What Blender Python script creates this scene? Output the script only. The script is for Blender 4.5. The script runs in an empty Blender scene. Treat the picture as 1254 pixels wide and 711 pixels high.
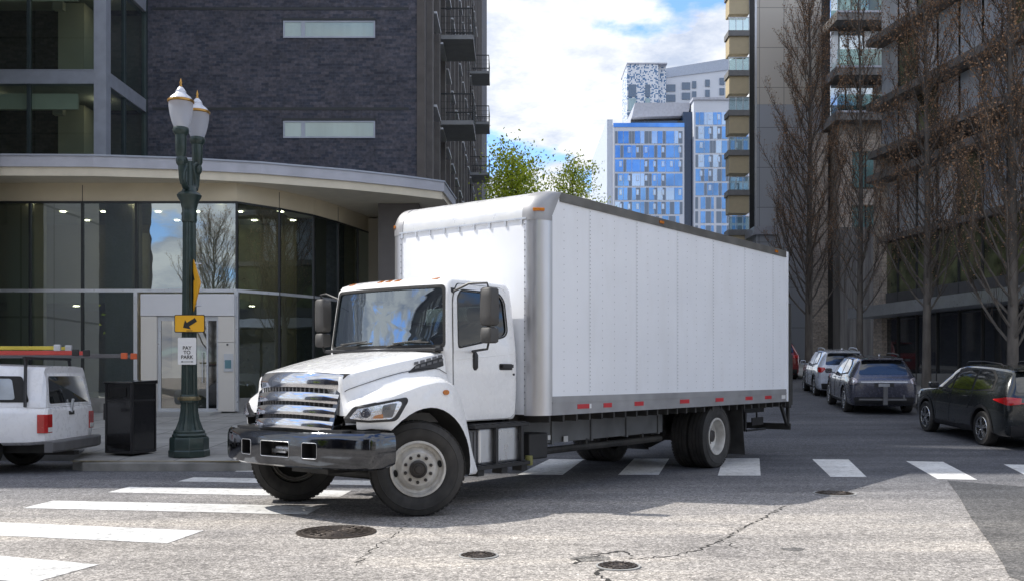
import bpy, bmesh, math, random
from mathutils import Vector, Matrix
from mathutils.bvhtree import BVHTree
R = math.radians
PI = math.pi
scene = bpy.context.scene
col = scene.collection
random.seed(7)

# ------------------------------------------------------------------ materials
def nt(name):
    m = bpy.data.materials.new(name); m.use_nodes = True
    t = m.node_tree; t.nodes.clear()
    out = t.nodes.new('ShaderNodeOutputMaterial')
    return m, t, out
def N(t, kind, **kw):
    n = t.nodes.new(kind)
    for k, v in kw.items():
        if hasattr(n, k) and k not in ('Scale',): setattr(n, k, v)
    return n
def L(t, a, b): t.links.new(a, b)
def objcoord(t, scale=(1, 1, 1)):
    tc = t.nodes.new('ShaderNodeTexCoord'); mp = t.nodes.new('ShaderNodeMapping')
    mp.inputs['Scale'].default_value = scale
    L(t, tc.outputs['Object'], mp.inputs['Vector']); return mp.outputs['Vector']
def noise(t, vec, scale, detail=4, rough=0.55):
    n = t.nodes.new('ShaderNodeTexNoise'); n.inputs['Scale'].default_value = scale
    n.inputs['Detail'].default_value = detail; n.inputs['Roughness'].default_value = rough
    L(t, vec, n.inputs['Vector']); return n.outputs['Fac']
def ramp(t, fac, stops):
    r = t.nodes.new('ShaderNodeValToRGB'); e = r.color_ramp.elements
    while len(e) < len(stops): e.new(0.5)
    for i, (p, c) in enumerate(stops):
        e[i].position = p; e[i].color = (*c, 1) if len(c) == 3 else c
    L(t, fac, r.inputs['Fac']); return r.outputs['Color']
def mixc(t, a, b, fac, mode='MIX'):
    m = t.nodes.new('ShaderNodeMix'); m.data_type = 'RGBA'; m.blend_type = mode
    for s, v in ((m.inputs['A'], a), (m.inputs['B'], b), (m.inputs['Factor'], fac)):
        if isinstance(v, (int, float)): s.default_value = v
        elif isinstance(v, tuple): s.default_value = (*v, 1)
        else: L(t, v, s)
    return m.outputs['Result']
def bump(t, height, strength=0.2, dist=0.01):
    b = t.nodes.new('ShaderNodeBump'); b.inputs['Strength'].default_value = strength
    b.inputs['Distance'].default_value = dist; L(t, height, b.inputs['Height']); return b.outputs['Normal']
def scl(c, k): return tuple(min(1, x * k) for x in c)
def mat(name, c, rough=0.5, metal=0.0, var=0.12, vs=3.0, coat=0.0, bmp=0.0, bs=60, spec=0.5, stretch=(1, 1, 1), rv=0.08, dirt=None):
    m, t, out = nt(name)
    p = t.nodes.new('ShaderNodeBsdfPrincipled'); L(t, p.outputs[0], out.inputs[0])
    v = objcoord(t, stretch)
    f = noise(t, v, vs, 5)
    cc = ramp(t, f, [(0.3, scl(c, 1 - var)), (0.7, scl(c, 1 + var))])
    if dirt:
        f2 = noise(t, objcoord(t, (1.2, 1.2, 0.35)), 2.2, 6, 0.65)
        g = ramp(t, f2, [(0.5, (0, 0, 0)), (0.75, (dirt[1],) * 3)])
        cc = mixc(t, cc, dirt[0], g)
    L(t, cc, p.inputs['Base Color'])
    p.inputs['Metallic'].default_value = metal
    p.inputs['Specular IOR Level'].default_value = spec
    fr = noise(t, v, vs * 4, 3)
    rr = ramp(t, fr, [(0.3, (max(0.0, rough - rv),) * 3), (0.7, (min(1, rough + rv),) * 3)])
    L(t, rr, p.inputs['Roughness'])
    p.inputs['Coat Weight'].default_value = coat; p.inputs['Coat Roughness'].default_value = 0.04
    if bmp: L(t, bump(t, noise(t, v, bs, 4), bmp), p.inputs['Normal'])
    return m
def emit(name, c, s):
    m, t, out = nt(name); e = t.nodes.new('ShaderNodeEmission')
    e.inputs[0].default_value = (*c, 1); e.inputs[1].default_value = s; L(t, e.outputs[0], out.inputs[0]); return m
def glass(name, tint=(0.5, 0.55, 0.55), base=0.12, refl=(1, 1, 1), rough=0.0, wav=0.0):
    m, t, out = nt(name)
    tr = t.nodes.new('ShaderNodeBsdfTransparent'); tr.inputs[0].default_value = (*tint, 1)
    g = t.nodes.new('ShaderNodeBsdfGlossy'); g.inputs['Color'].default_value = (*refl, 1); g.inputs['Roughness'].default_value = rough
    lw = t.nodes.new('ShaderNodeLayerWeight'); lw.inputs[0].default_value = 0.5; fr = t.nodes.new('ShaderNodeMath'); fr.operation = 'POWER'; fr.inputs[1].default_value = 4.0; L(t, lw.outputs['Facing'], fr.inputs[0])
    mr = t.nodes.new('ShaderNodeMapRange'); mr.inputs['To Min'].default_value = base; mr.inputs['To Max'].default_value = 1
    L(t, fr.outputs[0], mr.inputs['Value'])
    mx = t.nodes.new('ShaderNodeMixShader'); L(t, mr.outputs[0], mx.inputs[0]); L(t, tr.outputs[0], mx.inputs[1]); L(t, g.outputs[0], mx.inputs[2])
    L(t, mx.outputs[0], out.inputs[0])
    if wav: L(t, bump(t, noise(t, objcoord(t), 0.7, 2), wav, 0.05), g.inputs['Normal'])
    return m

def brickmat(name, c1, c2, mortar, bw=0.22, bh=0.07, rough=0.75, scale=1.0):
    m, t, out = nt(name)
    p = t.nodes.new('ShaderNodeBsdfPrincipled'); L(t, p.outputs[0], out.inputs[0])
    tc = t.nodes.new('ShaderNodeTexCoord'); sp = t.nodes.new('ShaderNodeSeparateXYZ'); L(t, tc.outputs['Object'], sp.inputs[0])
    ad = t.nodes.new('ShaderNodeMath'); ad.operation = 'ADD'; L(t, sp.outputs[0], ad.inputs[0]); L(t, sp.outputs[1], ad.inputs[1])
    cb = t.nodes.new('ShaderNodeCombineXYZ'); L(t, ad.outputs[0], cb.inputs[0]); L(t, sp.outputs[2], cb.inputs[1])
    b = t.nodes.new('ShaderNodeTexBrick'); L(t, cb.outputs[0], b.inputs['Vector'])
    b.inputs['Color1'].default_value = (*c1, 1); b.inputs['Color2'].default_value = (*c2, 1); b.inputs['Mortar'].default_value = (*mortar, 1)
    b.inputs['Scale'].default_value = 1; b.inputs['Brick Width'].default_value = bw; b.inputs['Row Height'].default_value = bh
    b.inputs['Mortar Size'].default_value = 0.006; b.inputs['Bias'].default_value = -0.1
    f = noise(t, cb.outputs[0], 0.8, 5); k = ramp(t, f, [(0.3, (0.75,) * 3), (0.7, (1.25,) * 3)])
    cc = mixc(t, b.outputs['Color'], k, 1.0, 'MULTIPLY')
    f3 = noise(t, cb.outputs[0], 9, 2); k3 = ramp(t, f3, [(0.35, (0.7,) * 3), (0.65, (1.35,) * 3)])
    cc = mixc(t, cc, k3, 0.8, 'MULTIPLY')
    L(t, cc, p.inputs['Base Color']); p.inputs['Roughness'].default_value = rough
    L(t, bump(t, b.outputs['Fac'], -0.4, 0.01), p.inputs['Normal'])
    return m

W = {}
W['paint'] = mat('white_truck_paint', (0.86, 0.86, 0.86), 0.28, coat=0.6, var=0.02, dirt=((0.66, 0.64, 0.61), 0.06))
W['boxwhite'] = mat('box_white_panel', (0.83, 0.85, 0.89), 0.42, var=0.04, vs=0.8, bmp=0.10, bs=1.6, dirt=((0.60, 0.59, 0.57), 0.2))
W['rivet'] = mat('rivet_grey', (0.24, 0.25, 0.27), 0.4, 0.3)
W['alu'] = mat('brushed_aluminium', (0.62, 0.63, 0.65), 0.33, 0.85, var=0.12, vs=4, stretch=(1, 1, 0.3))
W['post'] = mat('corner_post_metal', (0.55, 0.55, 0.57), 0.33, 0.8, var=0.05, rv=.04, vs=3, stretch=(1, 1, 0.4))
W['darkalu'] = mat('weathered_dark_rail', (0.17, 0.165, 0.155), 0.5, 0.5, var=0.25)
W['rail'] = mat('dull_grey_rail', (0.36, 0.36, 0.37), 0.5, 0.5, var=0.15)
W['chrome'] = mat('chrome', (0.62, 0.63, 0.66), 0.07, 1.0, var=0.05, rv=0.03)
W['darkchrome'] = mat('bumper_chrome', (0.10, 0.105, 0.115), 0.08, 1.0, var=0.15, vs=6, rv=0.05)
W['black'] = mat('black_plastic', (0.022, 0.022, 0.024), 0.45, var=0.2)
W['grey'] = mat('grey_plastic', (0.12, 0.12, 0.125), 0.5, var=0.15)
W['mirrorgrey'] = mat('mirror_housing', (0.06, 0.058, 0.056), 0.55, var=0.15)
W['frame'] = mat('chassis_dusty_black', (0.035, 0.034, 0.033), 0.65, var=0.4, vs=5, dirt=((0.10, 0.09, 0.075), 0.5))
W['sill'] = mat('subframe_grey', (0.15, 0.155, 0.16), 0.6, var=0.25, vs=3)
W['rubber'] = mat('tyre_rubber', (0.032, 0.031, 0.030), 0.75, var=0.3, vs=6, dirt=((0.11, 0.10, 0.09), 0.5))
W['rim'] = mat('wheel_steel_cream', (0.60, 0.585, 0.55), 0.45, 0.2, var=0.15, vs=9, dirt=((0.2, 0.15, 0.11), 0.6))
W['hub'] = mat('wheel_hub_dark', (0.05, 0.045, 0.042), 0.5, 0.4, var=0.3)
W['alloy'] = mat('alloy_wheel', (0.5, 0.51, 0.53), 0.25, 0.9)
W['seal'] = mat('black_rubber_seal', (0.012, 0.012, 0.012), 0.6)
W['gap'] = mat('panel_gap', (0.03, 0.03, 0.032), 0.8)
W['lens'] = glass('clear_lens', (0.9, 0.92, 0.95), 0.08)
W['reflector'] = mat('headlight_reflector', (0.8, 0.8, 0.82), 0.15, 0.9, bmp=0.5, bs=40)
W['amber'] = mat('amber_lens', (0.55, 0.17, 0.012), 0.2, coat=0.5)
W['red'] = mat('red_lens', (0.45, 0.01, 0.012), 0.2, coat=0.6)
W['redtape'] = mat('red_tape', (0.50, 0.03, 0.04), 0.4)
W['whitetape'] = mat('white_tape', (0.75, 0.75, 0.75), 0.4)
W['windshield'] = glass('windshield_glass', (0.70, 0.82, 0.84), 0.27, refl=(.82, .92, 1.0))
W['sideglass'] = glass('side_glass', (0.16, 0.19, 0.18), 0.05)
W['tint'] = mat('tinted_car_glass', (0.012, 0.014, 0.015), 0.03, spec=0.9, coat=1.0, var=0.1, rv=0.01)
W['interior'] = mat('cab_interior', (0.07, 0.075, 0.08), 0.7)
W['seat'] = mat('grey_seat', (0.20, 0.22, 0.21), 0.8)
W['yellow'] = mat('sign_yellow', (0.82, 0.42, 0.015), 0.4, var=0.05)
W['signwhite'] = mat('sign_white', (0.78, 0.78, 0.78), 0.4, var=0.04)
W['ink'] = mat('sign_black', (0.015, 0.015, 0.015), 0.5)
W['lampgreen'] = mat('painted_iron_green', (0.020, 0.038, 0.034), 0.45, 0.2, var=0.25, vs=8, bmp=0.15, bs=30, coat=0.2)
W['globe'] = None
m, t, out = nt('frosted_lamp_glass')
p = t.nodes.new('ShaderNodeBsdfPrincipled'); p.inputs['Base Color'].default_value = (0.56, 0.59, 0.67, 1); p.inputs['Roughness'].default_value = 0.25
tl = t.nodes.new('ShaderNodeBsdfTranslucent'); tl.inputs[0].default_value = (0.75, 0.78, 0.85, 1)
mx = t.nodes.new('ShaderNodeMixShader'); mx.inputs[0].default_value = 0.45
tr = t.nodes.new('ShaderNodeBsdfTransparent'); mx2 = t.nodes.new('ShaderNodeMixShader'); mx2.inputs[0].default_value = 0.25
L(t, p.outputs[0], mx.inputs[1]); L(t, tl.outputs[0], mx.inputs[2]); L(t, mx.outputs[0], mx2.inputs[1]); L(t, tr.outputs[0], mx2.inputs[2]); L(t, mx2.outputs[0], out.inputs[0])
W['globe'] = m
W['gold'] = mat('gold_trim', (0.50, 0.28, 0.08), 0.35, 0.9)
W['beige'] = mat('beige_panel', (0.62, 0.54, 0.39), 0.6, var=0.06, vs=1.5)
W['soffit'] = mat('cream_soffit', (0.70, 0.64, 0.51), 0.7, var=0.06)
W['fascia'] = mat('grey_metal_fascia', (0.44, 0.45, 0.50), 0.45, 0.1, var=0.12, vs=2)
W['mullion'] = mat('grey_mullion', (0.34, 0.37, 0.43), 0.4, 0.3, var=0.1)
W['silver'] = mat('silver_frame', (0.62, 0.64, 0.67), 0.35, 0.6, var=0.08)
W['darkmul'] = mat('dark_mullion', (0.03, 0.033, 0.035), 0.4, 0.3)
W['steel'] = mat('stainless_panel', (0.74, 0.71, 0.66), 0.35, 0.45, var=0.06, vs=1.0, rv=.03, stretch=(1, 1, 0.3))
W['lobbyglass'] = glass('lobby_glass', (0.36, 0.46, 0.44), 0.34, refl=(.86, .96, 1.0), wav=0.05)
W['lobbyglass2'] = glass('storefront_glass', (0.40, 0.44, 0.42), 0.20, wav=0.05)
W['upglass'] = glass('upper_glass', (0.50, 0.62, 0.60), 0.08)
W['int_wall'] = mat('interior_wall', (0.48, 0.43, 0.34), 0.8, var=0.1, vs=0.6)
W['int_dark'] = mat('interior_dark', (0.10, 0.10, 0.10), 0.8)
W['int_ceil'] = mat('interior_ceiling', (0.45, 0.45, 0.40), 0.8)
W['downlight'] = emit('downlight', (1.0, 0.85, 0.6), 30)
W['darkbrick'] = brickmat('dark_blue_brick', (0.032, 0.037, 0.056), (0.088, 0.082, 0.098), (0.060, 0.064, 0.082), 0.24, 0.088)
W['greybrick'] = brickmat('grey_beige_brick', (0.56, 0.48, 0.40), (0.36, 0.31, 0.27), (0.36, 0.33, 0.3), 0.4, 0.11)
W['conc'] = mat('concrete', (0.34, 0.34, 0.33), 0.85, var=0.15, vs=1.2, bmp=0.2, bs=30)
W['dark'] = mat('dark_void', (0.01, 0.01, 0.01), 0.9)

# ------------------------------------------------------------------ mesh builder
def rot_z(a): return Matrix.Rotation(a, 4, 'Z')
class MB:
    def __init__(s): s.v = []; s.f = []; s.m = []; s.mi = 0
    def add(s, vs, fs, m=None):
        b = len(s.v); s.v += [Vector(x) for x in vs]
        for f in fs: s.f.append([b + i for i in f]); s.m.append(s.mi if m is None else m)
    def box(s, x0, x1, y0, y1, z0, z1, m=None):
        if x0 > x1: x0, x1 = x1, x0
        if y0 > y1: y0, y1 = y1, y0
        if z0 > z1: z0, z1 = z1, z0
        s.add([(x0, y0, z0), (x1, y0, z0), (x1, y1, z0), (x0, y1, z0), (x0, y0, z1), (x1, y0, z1), (x1, y1, z1), (x0, y1, z1)],
              [(0, 3, 2, 1), (4, 5, 6, 7), (0, 1, 5, 4), (1, 2, 6, 5), (2, 3, 7, 6), (3, 0, 4, 7)], m); return s
    def cbox(s, c, d, m=None, rz=0.0, ry=0.0, rx=0.0):
        M = Matrix.Translation(c) @ Matrix.Rotation(rz, 4, 'Z') @ Matrix.Rotation(ry, 4, 'Y') @ Matrix.Rotation(rx, 4, 'X')
        x, y, z = d[0] / 2, d[1] / 2, d[2] / 2
        vs = [M @ Vector(q) for q in [(-x, -y, -z), (x, -y, -z), (x, y, -z), (-x, y, -z), (-x, -y, z), (x, -y, z), (x, y, z), (-x, y, z)]]
        s.add(vs, [(0, 3, 2, 1), (4, 5, 6, 7), (0, 1, 5, 4), (1, 2, 6, 5), (2, 3, 7, 6), (3, 0, 4, 7)], m); return s
    def bar(s, a, b, w, h, m=None):
        a = Vector(a); b = Vector(b); d = (b - a).normalized()
        up = Vector((0, 0, 1)) if abs(d.z) < 0.95 else Vector((1, 0, 0))
        x = d.cross(up).normalized() * w / 2; y = x.cross(d).normalized() * h / 2
        s.add([a - x - y, a + x - y, a + x + y, a - x + y, b - x - y, b + x - y, b + x + y, b - x + y],
              [(0, 1, 2, 3), (7, 6, 5, 4), (0, 4, 5, 1), (1, 5, 6, 2), (2, 6, 7, 3), (3, 7, 4, 0)], m); return s
    def tube(s, pts, r, n=8, m=None, cap=True):
        pts = [Vector(p) for p in pts]; rs = r if isinstance(r, (list, tuple)) else [r] * len(pts)
        rings = []; x = None
        for i, p in enumerate(pts):
            d = (pts[min(i + 1, len(pts) - 1)] - pts[max(i - 1, 0)]).normalized()
            if x is None:
                up = Vector((0, 0, 1)) if abs(d.z) < 0.9 else Vector((1, 0, 0)); x = d.cross(up).normalized()
            else: x = (x - d * x.dot(d)).normalized()
            y = d.cross(x)
            rings.append([p + (x * math.cos(2 * PI * k / n) + y * math.sin(2 * PI * k / n)) * rs[i] for k in range(n)])
        vs = [v for r_ in rings for v in r_]; fs = []
        for i in range(len(pts) - 1):
            for k in range(n): fs.append((i * n + k, i * n + (k + 1) % n, (i + 1) * n + (k + 1) % n, (i + 1) * n + k))
        if cap: fs += [tuple(range(n - 1, -1, -1)), tuple((len(pts) - 1) * n + k for k in range(n))]
        s.add(vs, fs, m); return s
    def lathe(s, prof, c=(0, 0, 0), axis='Z', n=24, m=None, flip=False, cap=True, phase=0.0, ms=None):
        vs = []; fs = []; mm = []
        for (r, h) in prof:
            for k in range(n):
                a = 2 * PI * k / n + phase; p = (r * math.cos(a), r * math.sin(a), h)
                if axis == 'Y': p = (p[0], p[2], p[1])
                elif axis == 'X': p = (p[2], p[0], p[1])
                vs.append(Vector(p) + Vector(c))
        for i in range(len(prof) - 1):
            for k in range(n):
                f = (i * n + k, i * n + (k + 1) % n, (i + 1) * n + (k + 1) % n, (i + 1) * n + k)
                fs.append(f[::-1] if axis == 'Y' else f)
        if cap:
            a = tuple(range(n)); b = tuple((len(prof) - 1) * n + k for k in range(n))
            fs += [a[::-1], b] if axis != 'Y' else [a, b[::-1]]
        s.add(vs, fs, m)
        if ms:
            cnt = len(fs); st = len(s.f) - cnt
            for i in range(len(prof) - 1):
                for k in range(n): s.m[st + i * n + k] = ms[i]
        return s
    def loft(s, secs, m=None, cap=True, closed=True):
        n = len(secs[0]); vs = [p for q in secs for p in q]; fs = []
        kk = n if closed else n - 1
        for i in range(len(secs) - 1):
            for k in range(kk): fs.append((i * n + k, i * n + (k + 1) % n, (i + 1) * n + (k + 1) % n, (i + 1) * n + k))
        if cap and closed: fs += [tuple(range(n - 1, -1, -1)), tuple((len(secs) - 1) * n + k for k in range(n))]
        s.add(vs, fs, m); return s
    def prism(s, poly, axis, lo, hi, m=None):
        def P(a, b, h): return {'Z': (a, b, h), 'Y': (a, h, b), 'X': (h, a, b)}[axis]
        n = len(poly); vs = [P(a, b, lo) for a, b in poly] + [P(a, b, hi) for a, b in poly]
        fs = [tuple(range(n - 1, -1, -1)), tuple(range(n, 2 * n))] + [(k, (k + 1) % n, n + (k + 1) % n, n + k) for k in range(n)]
        s.add(vs, fs, m); return s
    def build(s, name, mats, parent=None, smooth=None, bev=0.0, world=False, sub=0, label=None, kind=None, fix=True, seg=2):
        if not isinstance(mats, (list, tuple)): mats = [mats]
        mats = [W[x] if isinstance(x, str) else x for x in mats]
        me = bpy.data.meshes.new(name)
        vs = s.v
        if world and parent is not None:
            Mi = (Matrix.Translation(parent.location) @ parent.rotation_euler.to_matrix().to_4x4()).inverted()
            vs = [Mi @ v for v in vs]
        me.from_pydata([tuple(v) for v in vs], [], s.f)
        for mt in mats: me.materials.append(mt)
        me.polygons.foreach_set('material_index', [min(x, len(mats) - 1) for x in s.m])
        if fix:
            b = bmesh.new(); b.from_mesh(me); bmesh.ops.recalc_face_normals(b, faces=b.faces); b.to_mesh(me); b.free()
        if smooth is not None:
            me.polygons.foreach_set('use_smooth', [True] * len(me.polygons)); me.set_sharp_from_angle(angle=R(smooth))
        me.update()
        o = bpy.data.objects.new(name, me); col.objects.link(o)
        if parent is not None: o.parent = parent
        if sub:
            q = o.modifiers.new('s', 'SUBSURF'); q.levels = sub; q.render_levels = sub
        if bev:
            q = o.modifiers.new('b', 'BEVEL'); q.width = bev; q.segments = seg; q.limit_method = 'ANGLE'; q.angle_limit = R(40)
        if label: o['label'] = label
        if kind: o['kind'] = kind
        return o

def tag(o, label, cat, group=None):
    o['label'] = label; o['category'] = cat
    if group: o['group'] = group
    return o
def thing(name, label, cat, loc=(0, 0, 0), rz=0.0, group=None, ry=0.0):
    o = bpy.data.objects.new(name, None); col.objects.link(o)
    o.location = loc; o.rotation_euler = (0, ry, rz); o.empty_display_size = 0.2
    return tag(o, label, cat, group)
def copy_tree(o, parent=None):
    c = o.copy(); col.objects.link(c)
    if parent: c.parent = parent
    for ch in [x for x in col.objects if x.parent == o]: copy_tree(ch, c)
    return c
def dup(o, loc, rz=None, label=None):
    c = copy_tree(o); c.location = loc
    if rz is not None: c.rotation_euler = (o.rotation_euler[0], o.rotation_euler[1], rz)
    if label: c['label'] = label
    return c
def struct(o): o['kind'] = 'structure'; return o
def bake(o):
    """apply the modifiers of o into its mesh"""
    bpy.context.view_layer.update()
    dg = bpy.context.evaluated_depsgraph_get()
    me = bpy.data.meshes.new_from_object(o.evaluated_get(dg)); o.modifiers.clear(); o.data = me; return o
def cut(o, cutters):
    for c in cutters:
        q = o.modifiers.new('c', 'BOOLEAN'); q.operation = 'DIFFERENCE'; q.solver = 'EXACT'; q.object = c
    bake(o)
    for c in cutters: bpy.data.objects.remove(c)
    return o
def smooth(o, ang):
    o.data.polygons.foreach_set('use_smooth', [True] * len(o.data.polygons)); o.data.set_sharp_from_angle(angle=R(ang))
def bvh_of(o):
    me = o.data
    return BVHTree.FromPolygons([v.co.copy() for v in me.vertices], [tuple(p.vertices) for p in me.polygons])

def rpoly(pts, r, n=4):
    """polygon with rounded corners"""
    out = []; k = len(pts)
    for i in range(k):
        p0 = Vector(pts[i - 1]); p = Vector(pts[i]); p1 = Vector(pts[(i + 1) % k])
        rr = r[i] if isinstance(r, (list, tuple)) else r
        a = (p0 - p); b = (p1 - p); ra = min(rr, a.length * 0.45); rb = min(rr, b.length * 0.45)
        A = p + a.normalized() * ra; B = p + b.normalized() * rb
        for j in range(n + 1):
            q = j / n; out.append(((1 - q) ** 2) * A + 2 * q * (1 - q) * p + q * q * B)
    return [(v.x, v.y) for v in out]
def radial(poly, c, ang):
    d = Vector((math.cos(ang), math.sin(ang))); best = None
    for i in range(len(poly)):
        a = Vector(poly[i]) - c; b = Vector(poly[(i + 1) % len(poly)]) - c; e = b - a
        den = d.x * e.y - d.y * e.x
        if abs(den) < 1e-12: continue
        tt = (a.x * e.y - a.y * e.x) / den; uu = (a.x * d.y - a.y * d.x) / den
        if tt > 0 and -1e-6 <= uu <= 1 + 1e-6 and (best is None or tt > best): best = tt
    return best or 0.0
def patch(mb, bvh, outer, O, U, V, Dr, off=0.004, inner=None, rings=4, nang=48, m=None, thick=0.0):
    """a panel laid onto a body: outline in the (U,V) plane at O, cast along Dr on the body"""
    O = Vector(O); U = Vector(U); V = Vector(V); Dr = Vector(Dr).normalized()
    ref = inner if inner else outer
    c = Vector((sum(p[0] for p in ref) / len(ref), sum(p[1] for p in ref) / len(ref)))
    angs = set(2 * PI * k / nang for k in range(nang))
    for pl in ([outer] + ([inner] if inner else [])):
        for q in pl:
            a = math.atan2(q[1] - c.y, q[0] - c.x) % (2 * PI)
            angs.add(a)
    angs = sorted(angs); A2 = [angs[0]]
    for a in angs[1:]:
        if a - A2[-1] > 0.004: A2.append(a)
    angs = A2; n = len(angs)
    def place(u, v):
        o = O + U * u + V * v
        h = bvh.ray_cast(o, Dr)
        if h[0] is None:
            h = bvh.find_nearest(o + Dr * 2.0)
        nrm = h[1]
        if nrm.dot(Dr) > 0: nrm = -nrm
        return h[0] + nrm * off
    vs = []; fs = []
    ks = range(rings + 1) if inner else range(1, rings + 1)
    for k in ks:
        q = k / rings
        for a in angs:
            ro = radial(outer, c, a); ri = radial(inner, c, a) if inner else 0.0
            r = ri + (ro - ri) * q
            vs.append(place(c.x + r * math.cos(a), c.y + r * math.sin(a)))
    nr = len(list(ks))
    for i in range(nr - 1):
        for k in range(n): fs.append((i * n + k, i * n + (k + 1) % n, (i + 1) * n + (k + 1) % n, (i + 1) * n + k))
    if not inner:
        vs.append(place(c.x, c.y)); ci = len(vs) - 1
        for k in range(n): fs.append((ci, k, (k + 1) % n))
    if thick:
        b = len(vs); edge = [(nr - 1) * n + k for k in range(n)]
        back = []
        for i in edge: back.append(vs[i] + Dr * thick)
        vs += back
        for k in range(n): fs.append((edge[k], edge[(k + 1) % n], b + (k + 1) % n, b + k))
    mb.add(vs, fs, m); return mb
def text_mesh(txt, size, loc, rot, name, material, parent, ext=0.001):
    cu = bpy.data.curves.new(name, 'FONT'); cu.body = txt; cu.size = size; cu.align_x = 'CENTER'; cu.align_y = 'CENTER'; cu.extrude = ext; cu.offset = size * 0.015
    o = bpy.data.objects.new(name, cu); col.objects.link(o)
    bpy.context.view_layer.update(); dg = bpy.context.evaluated_depsgraph_get()
    me = bpy.data.meshes.new_from_object(o.evaluated_get(dg)); bpy.data.objects.remove(o)
    me.materials.clear(); me.materials.append(material)
    q = bpy.data.objects.new(name, me); col.objects.link(q); q.parent = parent; q.location = loc; q.rotation_euler = rot
    return q

# ------------------------------------------------------------------ the lie of the land
CAM_H = 1.54
F = 1183.0; HY = 457.0
def G(x, y): return 0.047 * max(0.0, y - 18.5) if y < 140 else 0.047 * 121.5
def gp(px, py, z=0.0):
    """the point of the flat near ground seen at a measured place of the survey photograph"""
    D = F * (CAM_H - z) / (py - HY); return ((px - 627) / F * D, D)
# ------------------------------------------------------------------ wheels
def heavy_wheel(parent, c, side, steer=0.0, concave=False, name='wheel', w=0.27, r=0.515):
    """side=-1: outer face towards -y. rim is the part, tyre and hub its sub-parts"""
    rim = MB(); rr = 0.292
    if not concave:
        prof = [(rr, 0.0), (rr + 0.012, -0.0), (rr + 0.012, -0.02), (rr - 0.012, -0.025), (rr - 0.03, 0.03), (0.235, 0.045), (0.205, 0.0), (0.18, -0.02), (0.105, -0.022), (0.10, -0.03), (0.0001, -0.03)]
        yb = -w / 2 + 0.02
    else:
        prof = [(rr, 0.0), (rr + 0.012, 0.0), (rr + 0.012, -0.02), (rr - 0.015, -0.02), (rr - 0.03, 0.03), (rr - 0.045, 0.12), (0.215, 0.15), (0.19, 0.165), (0.11, 0.165), (0.09, 0.16), (0.0001, 0.16)]
        yb = -w / 2 + 0.02
    sgn = -1 if side > 0 else 1
    pr_ = [(a, (b + yb) * sgn) for a, b in prof]
    rim.lathe(pr_, axis='Y', n=40, cap=False)
    yc = (yb + (-0.022 if not concave else 0.165)) * sgn
    for k in range(10):
        a = 2 * PI * k / 10
        cx, cz = 0.143 * math.cos(a), 0.143 * math.sin(a)
        rim.lathe([(0.019, yc + 0.01 * sgn), (0.019, yc - 0.022 * sgn), (0.010, yc - 0.034 * sgn), (0.0001, yc - 0.034 * sgn)], (cx, 0, cz), 'Y', 6, m=1, cap=False)
    for a in ((0.55, 3.69) if not concave else (0.5, 3.64, 2.1, 5.2)):
        rm = 0.243 if not concave else 0.205
        yy = (yb + (0.033 if not concave else 0.148)) * sgn
        pts = []
        for j in range(10):
            q = 2 * PI * j / 10; lx = 0.024 * math.cos(q); lz = 0.042 * math.sin(q)
            pts.append((math.cos(a) * (rm + lx) - math.sin(a) * lz, yy - 0.016 * sgn, math.sin(a) * (rm + lx) + math.cos(a) * lz))
        rim.add(pts, [tuple(range(10))], 2)
    rim.lathe([(0.24, yc + 0.08 * sgn), (0.24, yc + 0.1 * sgn)], (0, 0, 0), 'Y', 20, m=2)
    o = rim.build(name, ['rim', 'hub', 'dark'], parent, smooth=30); o.location = c; o.rotation_euler = (0, 0.35, steer)
    hb = MB()
    if not concave: hb.lathe([(0.098, yc + .01 * sgn), (0.095, yc - 0.045 * sgn), (0.075, yc - 0.055 * sgn), (0.07, yc - 0.04 * sgn), (0.045, yc - 0.045 * sgn), (0.04, yc - 0.06 * sgn), (0.0001, yc - 0.062 * sgn)], axis='Y', n=24, cap=False)
    else: hb.lathe([(0.10, yc + .01 * sgn), (0.095, yc - 0.10 * sgn), (0.06, yc - 0.115 * sgn), (0.0001, yc - 0.115 * sgn)], axis='Y', n=24, cap=False)
    hb.build('hub', ['hub'], o, smooth=35)
    ty = MB(); h = w / 2
    prof = [(rr, -h + 0.03), (rr + 0.01, -h + 0.015), (rr + 0.04, -h + 0.004), (rr + 0.045, -h + 0.0), (0.38, -h - 0.012), (0.43, -h - 0.012), (0.436, -h - 0.018), (0.442, -h - 0.010), (0.475, -h + 0.0), (r - 0.012, -h + 0.012), (r - 0.003, -h + 0.03), (r, -h + 0.05)]
    gr = []
    for gy in (-0.06, 0.0, 0.06):
        gr += [(r, gy - 0.008), (r - 0.012, gy - 0.006), (r - 0.012, gy + 0.006), (r, gy + 0.008)]
    full = prof + gr + [(a, -b) for a, b in prof[::-1]]
    ty.lathe(full, axis='Y', n=64, cap=False)
    # tread blocks on the shoulders
    for k in range(56):
        a = 2 * PI * k / 56
        for yy in (-h + 0.02, h - 0.02, -0.03, 0.03):
            ty.cbox(((r + 0.001) * math.cos(a), yy, (r + 0.001) * math.sin(a)), (0.005, 0.033, 0.042), 0, ry=-a)
    ty.build('tyre', 'rubber', o, smooth=25, fix=False)
    return o

# ------------------------------------------------------------------ the box truck
TH = 0.657; TX0, TD0 = 0.324, 11.85
truck = thing('box_truck', 'large white box truck turning the corner, chrome grille facing the crosswalk', 'truck', (TX0, TD0, 0), PI / 2 - TH)
CY = 1.30; BW = 2.58
def lerp_tab(tab, x):
    if x <= tab[0][0]: return tab[0][1:]
    for a, b in zip(tab, tab[1:]):
        if x <= b[0]:
            q = (x - a[0]) / (b[0] - a[0]); return tuple(u + (v - u) * q for u, v in zip(a[1:], b[1:]))
    return tab[-1][1:]
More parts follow.
